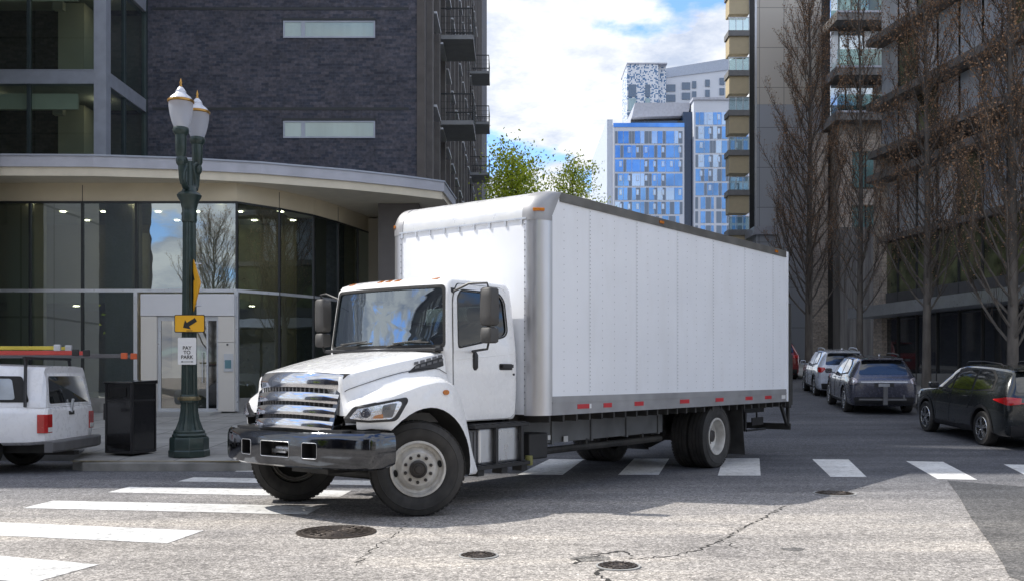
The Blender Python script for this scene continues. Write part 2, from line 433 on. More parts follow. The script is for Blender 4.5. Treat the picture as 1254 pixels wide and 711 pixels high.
# --- hood with the fenders in one moulding
#          s     w1    zt     wf    zf    zb
HT = [(-2.665, .66, 1.50, .84, 1.18, .97), (-2.65, .685, 1.54, .90, 1.21, .965), (-2.61, .70, 1.56, .97, 1.245, .96), (-2.55, .73, 1.578, 1.03, 1.275, .97), (-2.4, .755, 1.61, 1.12, 1.33, .96),
      (-2.2, .79, 1.655, 1.175, 1.40, .90), (-1.95, .83, 1.705, 1.198, 1.465, .8), (-1.7, .87, 1.75, 1.20, 1.50, .7), (-1.55, .90, 1.78, 1.20, 1.495, .6), (-1.42, .92, 1.80, 1.20, 1.44, .5), (-1.32, .94, 1.815, 1.20, 1.31, .41),
      (-1.24, .90, 1.55, 1.197, 1.12, .39), (-1.16, .85, 1.2, 1.192, .86, .39), (-1.08, .85, .9, 1.185, .62, .39), (-1.03, .85, .7, 1.18, .47, .39)]
def hood_sec(s):
    w1, zt, wf, zf, zb = lerp_tab(HT, s)
    zs = max(zf + 0.015, zf + (zt - 0.09 - zf) * 0.55)
    half = [(0.25 * w1, zt + 0.004), (0.6 * w1, zt), (w1 - 0.07, zt - 0.018), (w1 - 0.02, zt - 0.045), (w1, zt - 0.085), (w1 + 0.012, zs + 0.03), (w1 + 0.018, zs), (w1 + 0.020 + 0.25 * (wf - .02 - w1), zf + 0.012),
            (w1 + 0.02 + 0.55 * (wf - .02 - w1), zf + 0.004), (w1 + 0.02 + 0.8 * (wf - .02 - w1), zf - 0.02), (w1 + 0.02 + 0.94 * (wf - .02 - w1), zf - 0.055), (wf, max(zf - 0.12, zb + .7 * (zf - zb) - .01 if zf - zb < .3 else -9)), (wf + 0.004, zf - 0.45 * (zf - zb) if zf - zb >= .3 else zb + .4 * (zf - zb)), (wf - 0.005, zb + 0.02), (wf - 0.02, zb)]
    return [(s, CY - d, z) for d, z in half] + [(s, CY + d, z) for d, z in half[::-1]]
hd = MB()
st = [-2.665, -2.658, -2.65, -2.63, -2.61, -2.58, -2.55, -2.47, -2.4, -2.3, -2.2, -2.07, -1.95, -1.82, -1.7, -1.62, -1.55, -1.48, -1.42, -1.37, -1.32, -1.28, -1.24, -1.2, -1.16, -1.12, -1.08, -1.05, -1.03]
hd.loft([hood_sec(s) for s in st])
hood = hd.build('hood', ['paint', 'frame'], truck)
HB = bvh_of(hood)
ac = MB(); pts = [(-1.85 + 0.685 * math.cos(2 * PI * k / 40), 0.49 + 0.685 * math.sin(2 * PI * k / 40)) for k in range(40)]
ac.prism(pts, 'Y', -1, 0.47, 1); a1 = ac.build('c', ['paint', 'frame'], truck)
ac = MB(); ac.prism(pts, 'Y', 2.13, 4, 1); a2 = ac.build('c', ['paint', 'frame'], truck)
ac = MB(); ac.box(-2.70, -1.0, 0.40, 2.2, 0.2, 1.10, 1); a3 = ac.build('c', ['paint', 'frame'], truck)
cut(hood, [a1, a2, a3]); smooth(hood, 32); print('HOODV', len(hood.data.vertices))
# crease line between hood and fender, the tilt hood's gap
cr = MB()
for sd in (-1, 1):
    pts = []
    for s in [x / 50 for x in range(-132, -65)]:
        w1, zt, wf, zf, zb = lerp_tab(HT, s); zs = max(zf + 0.015, zf + (zt - 0.09 - zf) * 0.55)
        pts.append((s, CY + sd * (w1 + 0.026), zs + 0.004))
    cr.tube(pts, 0.0035, 4)
cr.build('hood_gap', 'gap', hood)
# vent
SIDE = dict(U=(1, 0, 0), V=(0, 0, 1), Dr=(0, 1, 0))
FAR = dict(U=(1, 0, 0), V=(0, 0, 1), Dr=(0, -1, 0))
vt = MB()
vo = rpoly([(-1.86, 1.545), (-1.72, 1.64), (-1.36, 1.735), (-1.345, 1.63), (-1.5, 1.59)], 0.02)
patch(vt, HB, vo, (0, -1, 0), off=0.006, m=0, thick=0.004, **SIDE)
vt.build('vent', 'black', hood)
vt = MB()
for i in range(5):
    for j in range(2):
        s0 = -1.76 + i * 0.085; z0 = 1.592 + (i * 0.02) + j * 0.042
        patch(vt, HB, [(s0, z0), (s0 + 0.065, z0 + 0.014), (s0 + 0.07, z0 + 0.040), (s0 + 0.01, z0 + 0.028)], (0, -1, 0), off=0.013, nang=8, rings=1, **SIDE)
vt.build('vent_slats', 'grey', hood)
for (sd, oy, k) in ((SIDE, -1, 0), (FAR, 4, 1)):
    a = MB(); patch(a, HB, [(-1.60 + 0.045 * math.cos(q * PI / 8), 1.335 + 0.028 * math.sin(q * PI / 8)) for q in range(16)], (0, oy, 0), off=0.018, thick=0.02, **sd)
    a.build('turn_signal', 'amber', hood)
# headlights : housing, reflector bowls, lens
for sd in (-1, 1):
    dr = Vector((0.75, -sd * 0.66, 0)).normalized(); U = Vector((-sd * 0.66, -0.75, 0)).normalized()
    if U.x > 0: U = U if sd == 1 else U
    O = Vector((-2.62, CY + sd * 0.98, 0)) - dr * 1.2
    # u grows from the grille side to the outer side
    if (U.y * sd) < 0: U = -U
    out = rpoly([(-0.22, 1.055), (-0.11, 1.195), (0.43, 1.292), (0.445, 1.25), (0.33, 1.045), (0.05, 1.035)], [0.03, 0.04, 0.03, 0.04, 0.05, 0.02])
    inn = rpoly([(-0.15, 1.075), (-0.07, 1.172), (0.36, 1.252), (0.38, 1.225), (0.29, 1.07), (0.05, 1.06)], [0.03, 0.04, 0.03, 0.04, 0.05, 0.02])
    h = MB(); patch(h, HB, out, O, U, (0, 0, 1), dr, off=0.010, m=0, thick=0.02)
    hl = h.build('headlight', ['black'], truck, smooth=60)
    h = MB(); patch(h, HB, inn, O, U, (0, 0, 1), dr, off=0.014, m=0)
    patch(h, HB, rpoly([(0.17, 1.085), (0.19, 1.21), (0.33, 1.235), (0.28, 1.085)], 0.02), O, U, (0, 0, 1), dr, off=0.017, m=1)
    patch(h, HB, rpoly([(0.08, 1.078), (0.11, 1.11), (0.19, 1.125), (0.19, 1.078)], 0.01), O, U, (0, 0, 1), dr, off=0.019, m=2)
    patch(h, HB, [(0.02 + 0.052 * math.cos(q * PI / 10), 1.13 + 0.045 * math.sin(q * PI / 10)) for q in range(20)], O, U, (0, 0, 1), dr, off=0.020, m=3)
    h.build('headlight_bowl', ['reflector', 'grey', 'amber', 'chrome'], hl)
    h = MB(); patch(h, HB, inn, O, U, (0, 0, 1), dr, off=0.032, rings=5); h.build('lens', 'lens', hl, smooth=60)
# --- grille
gs = MB()
def gx(d, z):   # front surface of the grille
    q = (z - 0.98) / 0.56
    return -2.865 + 0.10 * q + 0.17 * (abs(d) / 0.72) ** 2.2
def gw(z): return 0.635 + 0.045 * (z - 0.98) / 0.56
def gbar(mb, z0, z1, dep, k0=0.0, m=None, wk=1.0, bulge=0.03):
    secs = []
    for i in range(-12, 13):
        q = i / 12; w0 = gw(z0) * wk; w1 = gw(z1) * wk
        d0 = q * w0; d1 = q * w1; zm = (z0 + z1) / 2
        drop = -0.03 * q * q
        secs.append([(gx(d0, z0) + k0 + dep, CY + d0, z0 + drop), (gx(d0, z0) + k0, CY + d0, z0 + drop), (gx(d0, z0 + 0.3 * (z1 - z0)) + k0 - bulge * .8, CY + q * (w0 + .3 * (w1 - w0)), z0 + 0.3 * (z1 - z0) + drop),
                     (gx(d0, zm) + k0 - bulge, CY + (d0 + d1) / 2, zm + drop), (gx(d1, z1) + k0 - bulge * 0.6, CY + d1, z1 - 0.008 + drop), (gx(d1, z1) + k0, CY + d1, z1 + drop), (gx(d1, z1) + k0 + dep, CY + d1, z1 + drop)])
    mb.loft(secs, m)
bk = MB(); gbar(bk, 0.97, 1.5, 0.05, 0.06, bulge=0.0, wk=0.98); 
grille = bk.build('grille', 'black', truck)
def bars():
    g = MB()
    gbar(g, 1.40, 1.56, 0.12, -0.005, bulge=0.014)
    o = g.build('grille_top_bar', 'chrome', grille, smooth=50)
    for z0, z1 in ((1.25, 1.35), (1.11, 1.208), (0.965, 1.065)):
        g = MB(); gbar(g, z0, z1, 0.05, -0.01, bulge=0.008, wk=0.995); g.build('grille_bar', 'chrome', grille, smooth=50)
    for sd in (-1, 1):
        g = MB(); pts = []
        secs = []
        for j in range(7):
            z = 0.97 + 0.60 * j / 6; d = gw(z)
            x = gx(d * sd, z); zz = z - 0.03
            secs.append([(x - 0.02, CY + sd * (d - 0.055), zz), (x - 0.012, CY + sd * (d + 0.005), zz), (x + 0.06, CY + sd * (d + 0.02), zz), (x + 0.10, CY + sd * (d + 0.02), zz), (x + 0.10, CY + sd * (d - 0.04), zz), (x + 0.02, CY + sd * (d - 0.06), zz)])
        g.loft(secs); g.build('grille_side', 'darkchrome', grille, smooth=50)
bars()
g = MB()
for k in range(-9, 10): g.box(gx(k * .060, 1.2) + .035, gx(k * .060, 1.2) + .045, CY + k * 0.060 - 0.007, CY + k * 0.060 + 0.007, 1.0, 1.42)
for z in [1.02 + i * 0.022 for i in range(19)]: g.tube([(gx(d, 1.2) + .045 + .10 * (z - 1.2), CY + d, z) for d in [-.58 + .116 * j for j in range(11)]], 0.003, 4)
g.build('mesh_insert', 'grey', grille)
# --- bumper
bm_ = MB(); secs = []
path = []
for i in range(-20, 21):
    q = i / 20; d = q * 1.17
    path.append((d, -2.985 + 0.26 * abs(q) ** 2.6))
path = [(-1.225, -2.40), (-1.222, -2.55), (-1.205, -2.66)] + path + [(1.205, -2.66), (1.222, -2.55), (1.225, -2.40)]
for i, (d, s) in enumerate(path):
    a = path[max(0, i - 1)]; b = path[min(len(path) - 1, i + 1)]
    tx, ts = b[0] - a[0], b[1] - a[1]; l = math.hypot(tx, ts); nx, ns = -ts / l, tx / l   # inward normal (towards +s)
    if ns < 0 and abs(d) < 1.1: nx, ns = -nx, -ns
    if abs(d) >= 1.1: nx = -abs(nx) if d > 0 else abs(nx)
    zb = 0.565 + (0.03 if i in (0, len(path) - 1) else 0)
    prof = [(0.14, zb + 0.02), (0.05, zb - 0.01), (0.012, zb + 0.01), (0.0, zb + 0.05), (-0.003, 0.75), (0.0, 0.85), (0.012, 0.90), (0.04, 0.93), (0.14, 0.935)]
    secs.append([(s + ns * o, CY + d + nx * o, z) for o, z in prof])
bm_.loft(secs, 0)
bumper = bm_.build('bumper', ['darkchrome', 'black'], truck)
cs = []
for (c0, w_, z0, z1) in ((0.0, 0.46, 0.665, 0.82), (0.52, 0.19, 0.665, 0.82), (-0.52, 0.19, 0.665, 0.82)):
    c = MB(); c.prism(rpoly([(CY + c0 - w_ / 2, z0), (CY + c0 + w_ / 2, z0), (CY + c0 + w_ / 2, z1), (CY + c0 - w_ / 2, z1)], 0.025), 'X', -3.3, -2.84, 1)
    cs.append(c.build('c', ['darkchrome', 'black'], truck))
cut(bumper, cs); smooth(bumper, 35)
g = MB()
for (c0, w_, z0, z1) in ((0.0, 0.46, 0.665, 0.82), (0.52, 0.19, 0.665, 0.82), (-0.52, 0.19, 0.665, 0.82)):
    o = rpoly([(CY + c0 - w_ / 2 - 0.004, z0 - .004), (CY + c0 + w_ / 2 + 0.004, z0 - .004), (CY + c0 + w_ / 2 + 0.004, z1 + .004), (CY + c0 - w_ / 2 - 0.004, z1 + .004)], 0.025)
    pts = [(-2.989 + 0.26 * (abs(a - CY) / 1.17) ** 2.6, a, b) for a, b in o]; g.tube(pts + [pts[0]], 0.0035, 5)
g.tube([(-2.86, CY + 0.1, 0.74), (-2.86, CY - 0.1, 0.74)], 0.03, 8)
g.box(-2.86, -2.84, CY - 0.03, CY + 0.2, 0.69, 0.73)
g.build('bumper_slot_trim', ['alu'], bumper, smooth=40)
# number plate recess bar + skirt between bumper and grille
g = MB(); g.box(-2.80, -2.6, CY - 0.85, CY + 0.85, 0.90, 0.955); g.box(-2.68, -2.45, CY - 1.05, CY + 1.05, 0.90, 0.95); g.build('valance', 'black', truck)

# --- cab
def cab_ring(z, sf, sfc, sr, hw, rc=0.07, rr=0.07):
    pts = []
    n = 8
    for i in range(-n, n + 1):
        q = i / n; pts.append((sf + (sfc - sf) * abs(q) ** 2.2, CY + q * (hw - rc)))
    for k in range(1, 5):
        a = (PI / 2) * k / 4; pts.append((sfc + rc * (1 - math.cos(a)) + 0.0, CY + hw - rc + rc * math.sin(a)))
    for i in (0.25, 0.5, 0.75): pts.append((sfc + rc + (sr - rr - sfc - rc) * i, CY + hw))
    for k in range(0, 5):
        a = (PI / 2) * k / 4; pts.append((sr - rr + rr * math.sin(a), CY + hw - rr + rr * math.cos(a)))
    for k in range(4, -1, -1):
        a = (PI / 2) * k / 4; pts.append((sr - rr + rr * math.sin(a), CY - hw + rr - rr * math.cos(a)))
    for i in (0.75, 0.5, 0.25): pts.append((sfc + rc + (sr - rr - sfc - rc) * i, CY - hw))
    for k in range(4, 0, -1):
        a = (PI / 2) * k / 4; pts.append((sfc + rc * (1 - math.cos(a)), CY - hw + rc - rc * math.sin(a)))
    return [(a, b, z) for a, b in pts]
CAB = [(0.985, -1.36, -1.30, -.06, .985), (1.02, -1.38, -1.31, -.045, 1.005), (1.35, -1.40, -1.31, -.03, 1.015), (1.62, -1.42, -1.31, -.03, 1.015), (1.82, -1.46, -1.33, -.035, 1.01), (2.1, -1.42, -1.305, -.045, .985), (2.35, -1.385, -1.28, -.06, .965), (2.56, -1.35, -1.255, -.08, .945), (2.625, -1.31, -1.22, -.11, .915), (2.665, -1.22, -1.13, -.16, .85), (2.685, -1.05, -1.0, -.25, .74)]
def cab_at(z): return lerp_tab(CAB, z)
c = MB(); zs = [0.985, 1.02, 1.2, 1.35, 1.5, 1.62, 1.75, 1.82, 1.9, 2.0, 2.1, 2.22, 2.35, 2.45, 2.56, 2.60, 2.625, 2.648, 2.665, 2.678, 2.685]
c.loft([cab_ring(z, *cab_at(z)) for z in zs])
cab = c.build('cab', ['paint', 'interior'], truck)
CB = bvh_of(cab)
i_ = MB(); zs2 = [1.06, 1.5, 1.82, 2.1, 2.35, 2.52, 2.58]
def shr(z):
    a, b, c_, d = cab_at(min(z + 0.0, 2.56)); return (a + .06, b + .06, c_ - .05, d - .055)
i_.loft([cab_ring(z, *shr(z)) for z in zs2], 1); ic = i_.build('c', ['paint', 'interior'], truck)
wind = rpoly([(CY - 0.94, 1.855), (CY + 0.94, 1.855), (CY + 0.875, 2.545), (CY - 0.875, 2.545)], 0.05)
dwin = rpoly([(-1.17, 1.845), (-1.13, 2.42), (-1.06, 2.50), (-0.36, 2.50), (-0.27, 2.42), (-0.245, 2.06), (-0.30, 2.0), (-0.62, 1.94)], [0.05, 0.04, 0.04, 0.05, 0.06, 0.05, 0.06, 0.2])
rwin = rpoly([(CY - 0.55, 2.02), (CY + 0.55, 2.02), (CY + 0.5, 2.40), (CY - 0.5, 2.40)], 0.06)
ws = MB(); ws.prism(wind, 'X', -2.2, -1.0, 1); wc = ws.build('c', ['paint', 'interior'], truck)
ws = MB(); ws.prism(dwin, 'Y', -1, 0.9, 1); dc1 = ws.build('c', ['paint', 'interior'], truck)
ws = MB(); ws.prism(dwin, 'Y', 1.7, 4, 1); dc2 = ws.build('c', ['paint', 'interior'], truck)
ws = MB(); ws.prism(rwin, 'X', -0.3, 0.5, 1); rc_ = ws.build('c', ['paint', 'interior'], truck)
cut(cab, [ic, wc, dc1, dc2, rc_]); smooth(cab, 35)
FR = dict(U=(0, 1, 0), V=(0, 0, 1), Dr=(1, 0, 0)); RE = dict(U=(0, 1, 0), V=(0, 0, 1), Dr=(-1, 0, 0))
g = MB(); patch(g, CB, wind, (-4, 0, 0), off=-0.012, rings=6, **FR); wsh = g.build('windshield', 'windshield', cab, smooth=60, fix=False)
wo = rpoly([(CY - 0.958, 1.835), (CY + 0.958, 1.835), (CY + 0.893, 2.563), (CY - 0.893, 2.563)], 0.06)
wi2 = rpoly([(CY - 0.922, 1.873), (CY + 0.922, 1.873), (CY + 0.857, 2.527), (CY - 0.857, 2.527)], 0.045)
g = MB(); patch(g, CB, wo, (-4, 0, 0), off=0.004, inner=wi2, rings=2, nang=80, **FR); g.build('windshield_seal', 'seal', cab)
g = MB(); patch(g, CB, rwin, (2, 0, 0), off=-0.01, **RE); g.build('rear_window', 'sideglass', cab, fix=False)
for sd, P, oy in ((-1, SIDE, -1), (1, FAR, 4)):
    dout = rpoly([(-1.245, 1.02), (-1.255, 1.80), (-1.205, 2.42), (-1.12, 2.575), (-0.27, 2.575), (-0.165, 2.47), (-0.115, 1.9), (-0.11, 1.05), (-0.2, 1.005), (-1.0, 1.005)], [0.05, 0.1, 0.08, 0.06, 0.08, 0.08, 0.1, 0.06, 0.04, 0.05])
    gap = rpoly([(-1.257, 1.008), (-1.267, 1.80), (-1.217, 2.43), (-1.128, 2.587), (-0.264, 2.587), (-0.153, 2.474), (-0.103, 1.9), (-0.098, 1.045), (-0.19, 0.993), (-1.0, 0.993)], [0.05, 0.1, 0.08, 0.06, 0.08, 0.08, 0.1, 0.06, 0.04, 0.05])
    dhole = rpoly([(-1.185, 1.825), (-1.145, 2.43), (-1.065, 2.52), (-0.35, 2.52), (-0.25, 2.43), (-0.225, 2.05), (-0.29, 1.98), (-0.61, 1.918)], [0.05, 0.04, 0.04, 0.05, 0.06, 0.05, 0.06, 0.2])
    g = MB(); patch(g, CB, gap, (0, oy, 0), off=0.0015, inner=dhole, rings=3, nang=90, m=1, **P)
    patch(g, CB, dout, (0, oy, 0), off=0.012, inner=dhole, rings=6, nang=90, m=0, thick=0.01, **P)
    door = g.build('door', ['paint', 'gap'], truck, smooth=40)
    g = MB(); patch(g, CB, dhole, (0, oy, 0), off=0.014, inner=dwin, rings=1, nang=80, **P); g.build('window_seal', 'seal', door)
    g = MB(); patch(g, CB, dwin, (0, oy, 0), off=-0.008, rings=4, **P); g.build('window', 'sideglass', door, fix=False)
    g = MB(); patch(g, CB, rpoly([(-0.43, 1.585), (-0.17, 1.585), (-0.17, 1.66), (-0.43, 1.66)], 0.02), (0, oy, 0), off=0.014, **P)
    yy = CY + sd * (1.015 + 0.045); g.cbox((-0.30, yy, 1.632), (0.20, 0.022, 0.04))
    g.lathe([(0.014, yy - 0.02), (0.014, yy - 0.035)], (-0.22, 0, 1.53), 'Y', 10)
    g.build('handle', 'black', door, smooth=30)
    # body crease
    g = MB(); pts = []
    for i in range(12):
        s = -1.22 + i * 0.1; h = CB.ray_cast(Vector((s, oy, 1.70 + i * 0.008)), Vector((0, -sd, 0))); pts.append(h[0] + Vector((0, sd * 0.010, 0)))
    g.tube(pts, 0.006, 6); g.build('crease', 'paint', door, smooth=60)
# clearance lights on the cab roof, far gasket, sun visor, wipers
for d in (-0.70, -0.14, 0.0, 0.14, 0.70):
    g = MB(); h = CB.ray_cast(Vector((-1.27 + 0.12 * abs(d) ** 2, CY + d, 4)), Vector((0, 0, -1)))
    p_ = h[0]; g.loft([[(p_.x - 0.025, p_.y + a * .8, p_.z - 0.025 + b * .8) for a, b in ((-0.055, 0), (-0.045, 0.03), (0.045, 0.03), (0.055, 0))], [(p_.x + 0.04, p_.y + a * .8, p_.z + b * 0.6) for a, b in ((-0.05, -0.01), (-0.04, 0.035), (0.04, 0.035), (0.05, -0.01))]])
    g.build('roof_light', 'amber', cab, smooth=30)
for d0, d1 in ((-0.15, -0.75), (0.72, 0.12)):
    g = MB(); a = Vector((-1.455, CY + d0, 1.86)); b = Vector((-1.44 + 0.08 * abs(d1), CY + d1, 1.90)); g.tube([a, (a + b) / 2 + Vector((-0.03, 0, 0.03)), b], 0.010, 6)
    g.tube([(a + b) / 2 + Vector((-0.04, 0.2, 0.015)), (a + b) / 2 + Vector((-0.03, -0.25, 0.045))], 0.008, 6); g.build('wiper', 'seal', cab)
g = MB(); g.box(-1.46, -1.25, CY - 0.93, CY + 0.93, 1.80, 1.835); g.build('cowl', 'black', cab, bev=0.01)
# interior
g = MB(); g.loft([[(-1.36, CY + y, z) for y, z in ((-0.9, 1.5), (0.9, 1.5), (0.9, 1.86), (-0.9, 1.86))], [(-1.2, CY + y, z) for y, z in ((-0.9, 1.5), (0.9, 1.5), (0.9, 1.88), (-0.9, 1.88))], [(-1.05, CY + y, z) for y, z in ((-0.9, 1.5), (0.9, 1.5), (0.9, 1.82), (-0.9, 1.82))]])
g.build('dashboard', 'interior', cab, smooth=40)
for cy_ in (CY - 0.5, CY + 0.5):
    g = MB()
    g.loft([[(x, cy_ + y, z) for x, y in ((-0.85, -0.25), (-0.85, 0.25), (-0.35, 0.25), (-0.35, -0.25))] for z in (1.3, 1.5)])
    g.loft([[(-0.38 + 0.1 * q, cy_ + y, 1.45 + 0.72 * q) for y in (-0.25, 0.25)] + [(-0.24 + 0.08 * q, cy_ + y, 1.45 + 0.72 * q) for y in (0.25, -0.25)] for q in (0, 0.5, 1)])
    g.box(-0.28, -0.19, cy_ - 0.13, cy_ + 0.13, 2.2, 2.37)
    g.build('seat', 'seat', cab, bev=0.04, seg=3)
g = MB(); pts = [Vector((-1.02, CY - 0.5, 1.86)) + Vector((math.sin(a) * 0.16, math.cos(a) * 0.22, -math.sin(a) * 0.16 * -0.9)) for a in [2 * PI * k / 24 for k in range(25)]]
g.tube(pts, 0.015, 6); g.tube([(-1.2, CY - 0.5, 1.72), (-1.02, CY - 0.5, 1.86)], 0.03, 6); g.build('steering_wheel', 'interior', cab, smooth=40)
# --- mirrors
def mirror(sd):
    y = CY + sd * 1.40
    g = MB()
    secs = []
    for z, k in ((2.08, 0.7), (2.10, 0.95), (2.2, 1.0), (2.40, 1.0), (2.49, 0.95), (2.51, 0.7)):
        secs.append([(-1.09 + a * 0.07 * k, y + b * 0.092 * k, z) for a, b in ((-1, -0.55), (-0.8, -0.9), (0, -1), (1, -1), (1, 1), (0, 1), (-0.8, 0.9), (-1, 0.55))])
    g.loft(secs)
    o = g.build('mirror', 'mirrorgrey', truck, smooth=50)
    g = MB(); secs = []
    for z, k in ((1.885, 0.7), (1.90, 0.95), (1.98, 1.0), (2.05, 0.95), (2.065, 0.7)):
        secs.append([(-1.09 + a * 0.07 * k, y + b * 0.088 * k, z) for a, b in ((-1, -0.55), (-0.8, -0.9), (0, -1), (1, -1), (1, 1), (0, 1), (-0.8, 0.9), (-1, 0.55))])
    g.loft(secs); g.build('convex_mirror', 'mirrorgrey', o, smooth=50)
    g = MB(); g.box(-1.018, -1.016, y - 0.08, y + 0.08, 2.12, 2.48); g.box(-1.018, -1.016, y - 0.075, y + 0.075, 1.91, 2.04); g.build('mirror_glass', 'chrome', o)
    g = MB(); yb = CY + sd * 1.0
    g.tube([(-1.20, CY + sd * 0.93, 2.47), (-1.20, y - sd * 0.2, 2.56), (-1.12, y, 2.56), (-1.09, y, 2.49)], 0.014, 6)
    g.cbox((-1.18, CY + sd * 0.93, 2.50), (0.08, 0.05, 0.05)); g.build('mirror_arm', 'black', o, smooth=40); g = MB(); g.tube([(-1.09, y, 2.05), (-1.09, y, 2.10)], 0.02, 6); g.build('mirror_joint', 'black', o, smooth=40); g = MB()
    g.tube([(-1.09, y, 1.90), (-1.08, y - sd * .03, 1.82), (-1.02, y - sd * 0.3, 1.80), (-0.88, yb, 1.79)], 0.014, 6)

    g.loft([[(-.885 + a * k_, yb + sd * b * k_, z_) for a, b in ((-.05, 0), (-.03, .05), (.03, .05), (.05, 0))] for z_, k_ in ((1.58, .6), (1.61, 1), (1.76, 1), (1.82, .4))])
    g.build('mirror_bracket', 'black', o, smooth=40)
mirror(-1); mirror(1)

# --- cargo box
BZ0, BZ1 = 1.03, 3.815; LB = 7.86; S0 = 0.03; RC = 0.20; TRR = 0.30
def box_ring(z, ds=0.0, rc=RC, hw=BW / 2):
    pts = []
    for k in range(0, 9):
        a = (PI / 2) * k / 8; pts.append((S0 + ds + rc - rc * math.cos(a) if False else S0 + ds + rc * (1 - math.sin(a)), CY - 0.01 - hw + rc * (1 - math.cos(a))))
    return pts
def ring(z, ds=0.0, rc=RC):
    y0, y1 = 0.0, BW; s0 = S0 + ds; pts = []
    for k in range(0, 9):
        a = (PI / 2) * k / 8; pts.append((s0 + rc * (1 - math.sin(a)), y0 + rc * (1 - math.cos(a)), z))
    for k in range(8, -1, -1):
        a = (PI / 2) * k / 8; pts.append((s0 + rc * (1 - math.sin(a)), y1 - rc * (1 - math.cos(a)), z))
    pts += [(LB, y1, z), (LB, y0, z)]
    return pts
# arc of post runs from front plane (k=8: s0, y=rc) to side plane (k=0: s0+rc, y=0)
body = MB(); secs = [ring(BZ0), ring(3.50)]
for k in range(1, 9):
    a = (PI / 2) * k / 8; secs.append(ring(3.50 + (BZ1 - 3.50) * math.sin(a), TRR * (1 - math.cos(a))))
body.loft(secs)
box = body.build('cargo_box', ['boxwhite', 'rivet'], truck, smooth=35)
# seams and rivets on the side wall, rivets on the front wall
sm = MB()
for k in range(25):
    s = 0.55 + k * 0.305
    major = (k % 4 == 2)
    z = 1.32
    while z < 3.70:
        for yy, nn in ((-0.002, -1),):
            r_ = 0.0085 if major else 0.0065
            sm.add([(s + r_ * math.cos(q * PI / 3), yy, z + r_ * math.sin(q * PI / 3)) for q in range(6)] + [(s, yy - 0.004, z)], [(q, (q + 1) % 6, 6) for q in range(6)], 1)
        z += 0.05 if major else 0.10
    if major: sm.box(s - 0.0265, s - 0.0235, -0.0025, 0, 1.27, 3.72, 0)
sm.build('side_rivets', ['gapgrey', 'rivet'] if False else [mat('seam_grey', (0.62, 0.63, 0.65), 0.6), W['rivet']], box, fix=False)
sm = MB()
for k in range(30):
    z = 1.15 + k * 0.08 * 1.0
    for y in (0.225, BW - 0.225): sm.lathe([(0.011, S0 - 0.012), (0.007, S0 - 0.018), (0.0001, S0 - 0.018)], (0, y, z), 'X', 6, m=0, cap=False)
sm.build('front_rivets', 'rivet', box, smooth=30)
# nose rail : rounded galvanised front top edge, with hem and brackets
nr_ = MB(); secs = []
for y in [0.16, 0.17] + [0.2 + i * 0.2 for i in range(11)] + [BW - 0.17, BW - 0.16]:
    sec = [(S0 - 0.010, y, 3.46)] + [(S0 - 0.012 + (TRR + 0.012) * (1 - math.cos(PI / 2 * k / 8)), y, 3.50 + (BZ1 + 0.010 - 3.50) * math.sin(PI / 2 * k / 8)) for k in range(9)] + [(S0 + TRR + 0.12, y, BZ1 + 0.010), (S0 + TRR + 0.12, y, BZ1 - 0.02), (S0 + 0.02, y, 3.46)]
    secs.append(sec)
nr_.loft(secs); nose = nr_.build('nose_rail', mat('nose_white_metal', (0.72, 0.72, 0.71), 0.35, 0.35, var=0.06), box, smooth=30)
g = MB(); g.box(S0 - 0.022, S0, 0.2, BW - 0.2, 3.455, 3.475)
for i in range(9): g.box(S0 - 0.02, S0, 0.26 + i * 0.257, 0.285 + i * 0.257, 3.39, 3.46)
g.build('nose_hem', 'alu', box)
# corner posts and castings
for y, sg in ((0.0, 1), (BW, -1)):
    g = MB(); arc = [(S0 - 0.010, y + sg * 0.235), (S0 - 0.012, y + sg * RC)] + [(S0 - 0.012 + (RC + 0.012) * (1 - math.sin(PI / 2 * k / 10)), y + sg * (-0.012 + (RC + 0.012) * (1 - math.cos(PI / 2 * k / 10)))) for k in range(10, -1, -1)] + [(S0 + RC + 0.05, y - sg * 0.012), (S0 + RC + 0.05, y - sg * 0.0), (S0 + RC, y + sg * 0.005), (S0 + 0.02, y + sg * 0.22)]
    g.loft([[(a, b, z) for a, b in arc] for z in (BZ0 - 0.01, 3.50)]); g.build('corner_post', 'post', box, smooth=30)
    g = MB(); secs = []
    for k in range(0, 9):
        a = PI / 2 * k / 8; ds = (TRR + 0.005) * (1 - math.cos(a)); z = 3.50 + (BZ1 + 0.013 - 3.50) * math.sin(a)
        rc2 = RC + 0.018; s0 = S0 - 0.018 + ds
        sec = [(s0, y + sg * 0.26, z), (s0, y + sg * (-0.018 + rc2), z)] + [(s0 + rc2 * (1 - math.sin(PI / 2 * j / 8)), y + sg * (-0.018 + rc2 * (1 - math.cos(PI / 2 * j / 8))), z) for j in range(7, -1, -1)] + [(S0 + 0.58, y - sg * 0.018, z), (S0 + 0.58, y + sg * 0.10, z), (S0 + 0.4, y + sg * 0.26, z)]
        secs.append(sec)
    secs = [[(p[0], p[1], 3.44) for p in secs[0]]] + secs
    # cut the side skirt back towards the bottom so that it ends as a slanted casting
    for i, sc in enumerate(secs):
        z = sc[0][2]; lim = S0 + 0.235 + 0.20 * max(0, (z - 3.5)) / 0.32
        secs[i] = [(min(p[0], lim) if abs(p[1] - y) < 0.02 or p[0] > lim else p[0], p[1], p[2]) for p in sc]
    g.loft(secs); g.build('corner_casting', 'rail', box, smooth=35)
    g = MB(); g.cbox((S0 - 0.01 + 0.055, y + sg * 0.050, 3.565), (0.03, 0.15, 0.04), rz=sg * PI / 4); g.build('marker_light', 'amber', box, bev=0.01)
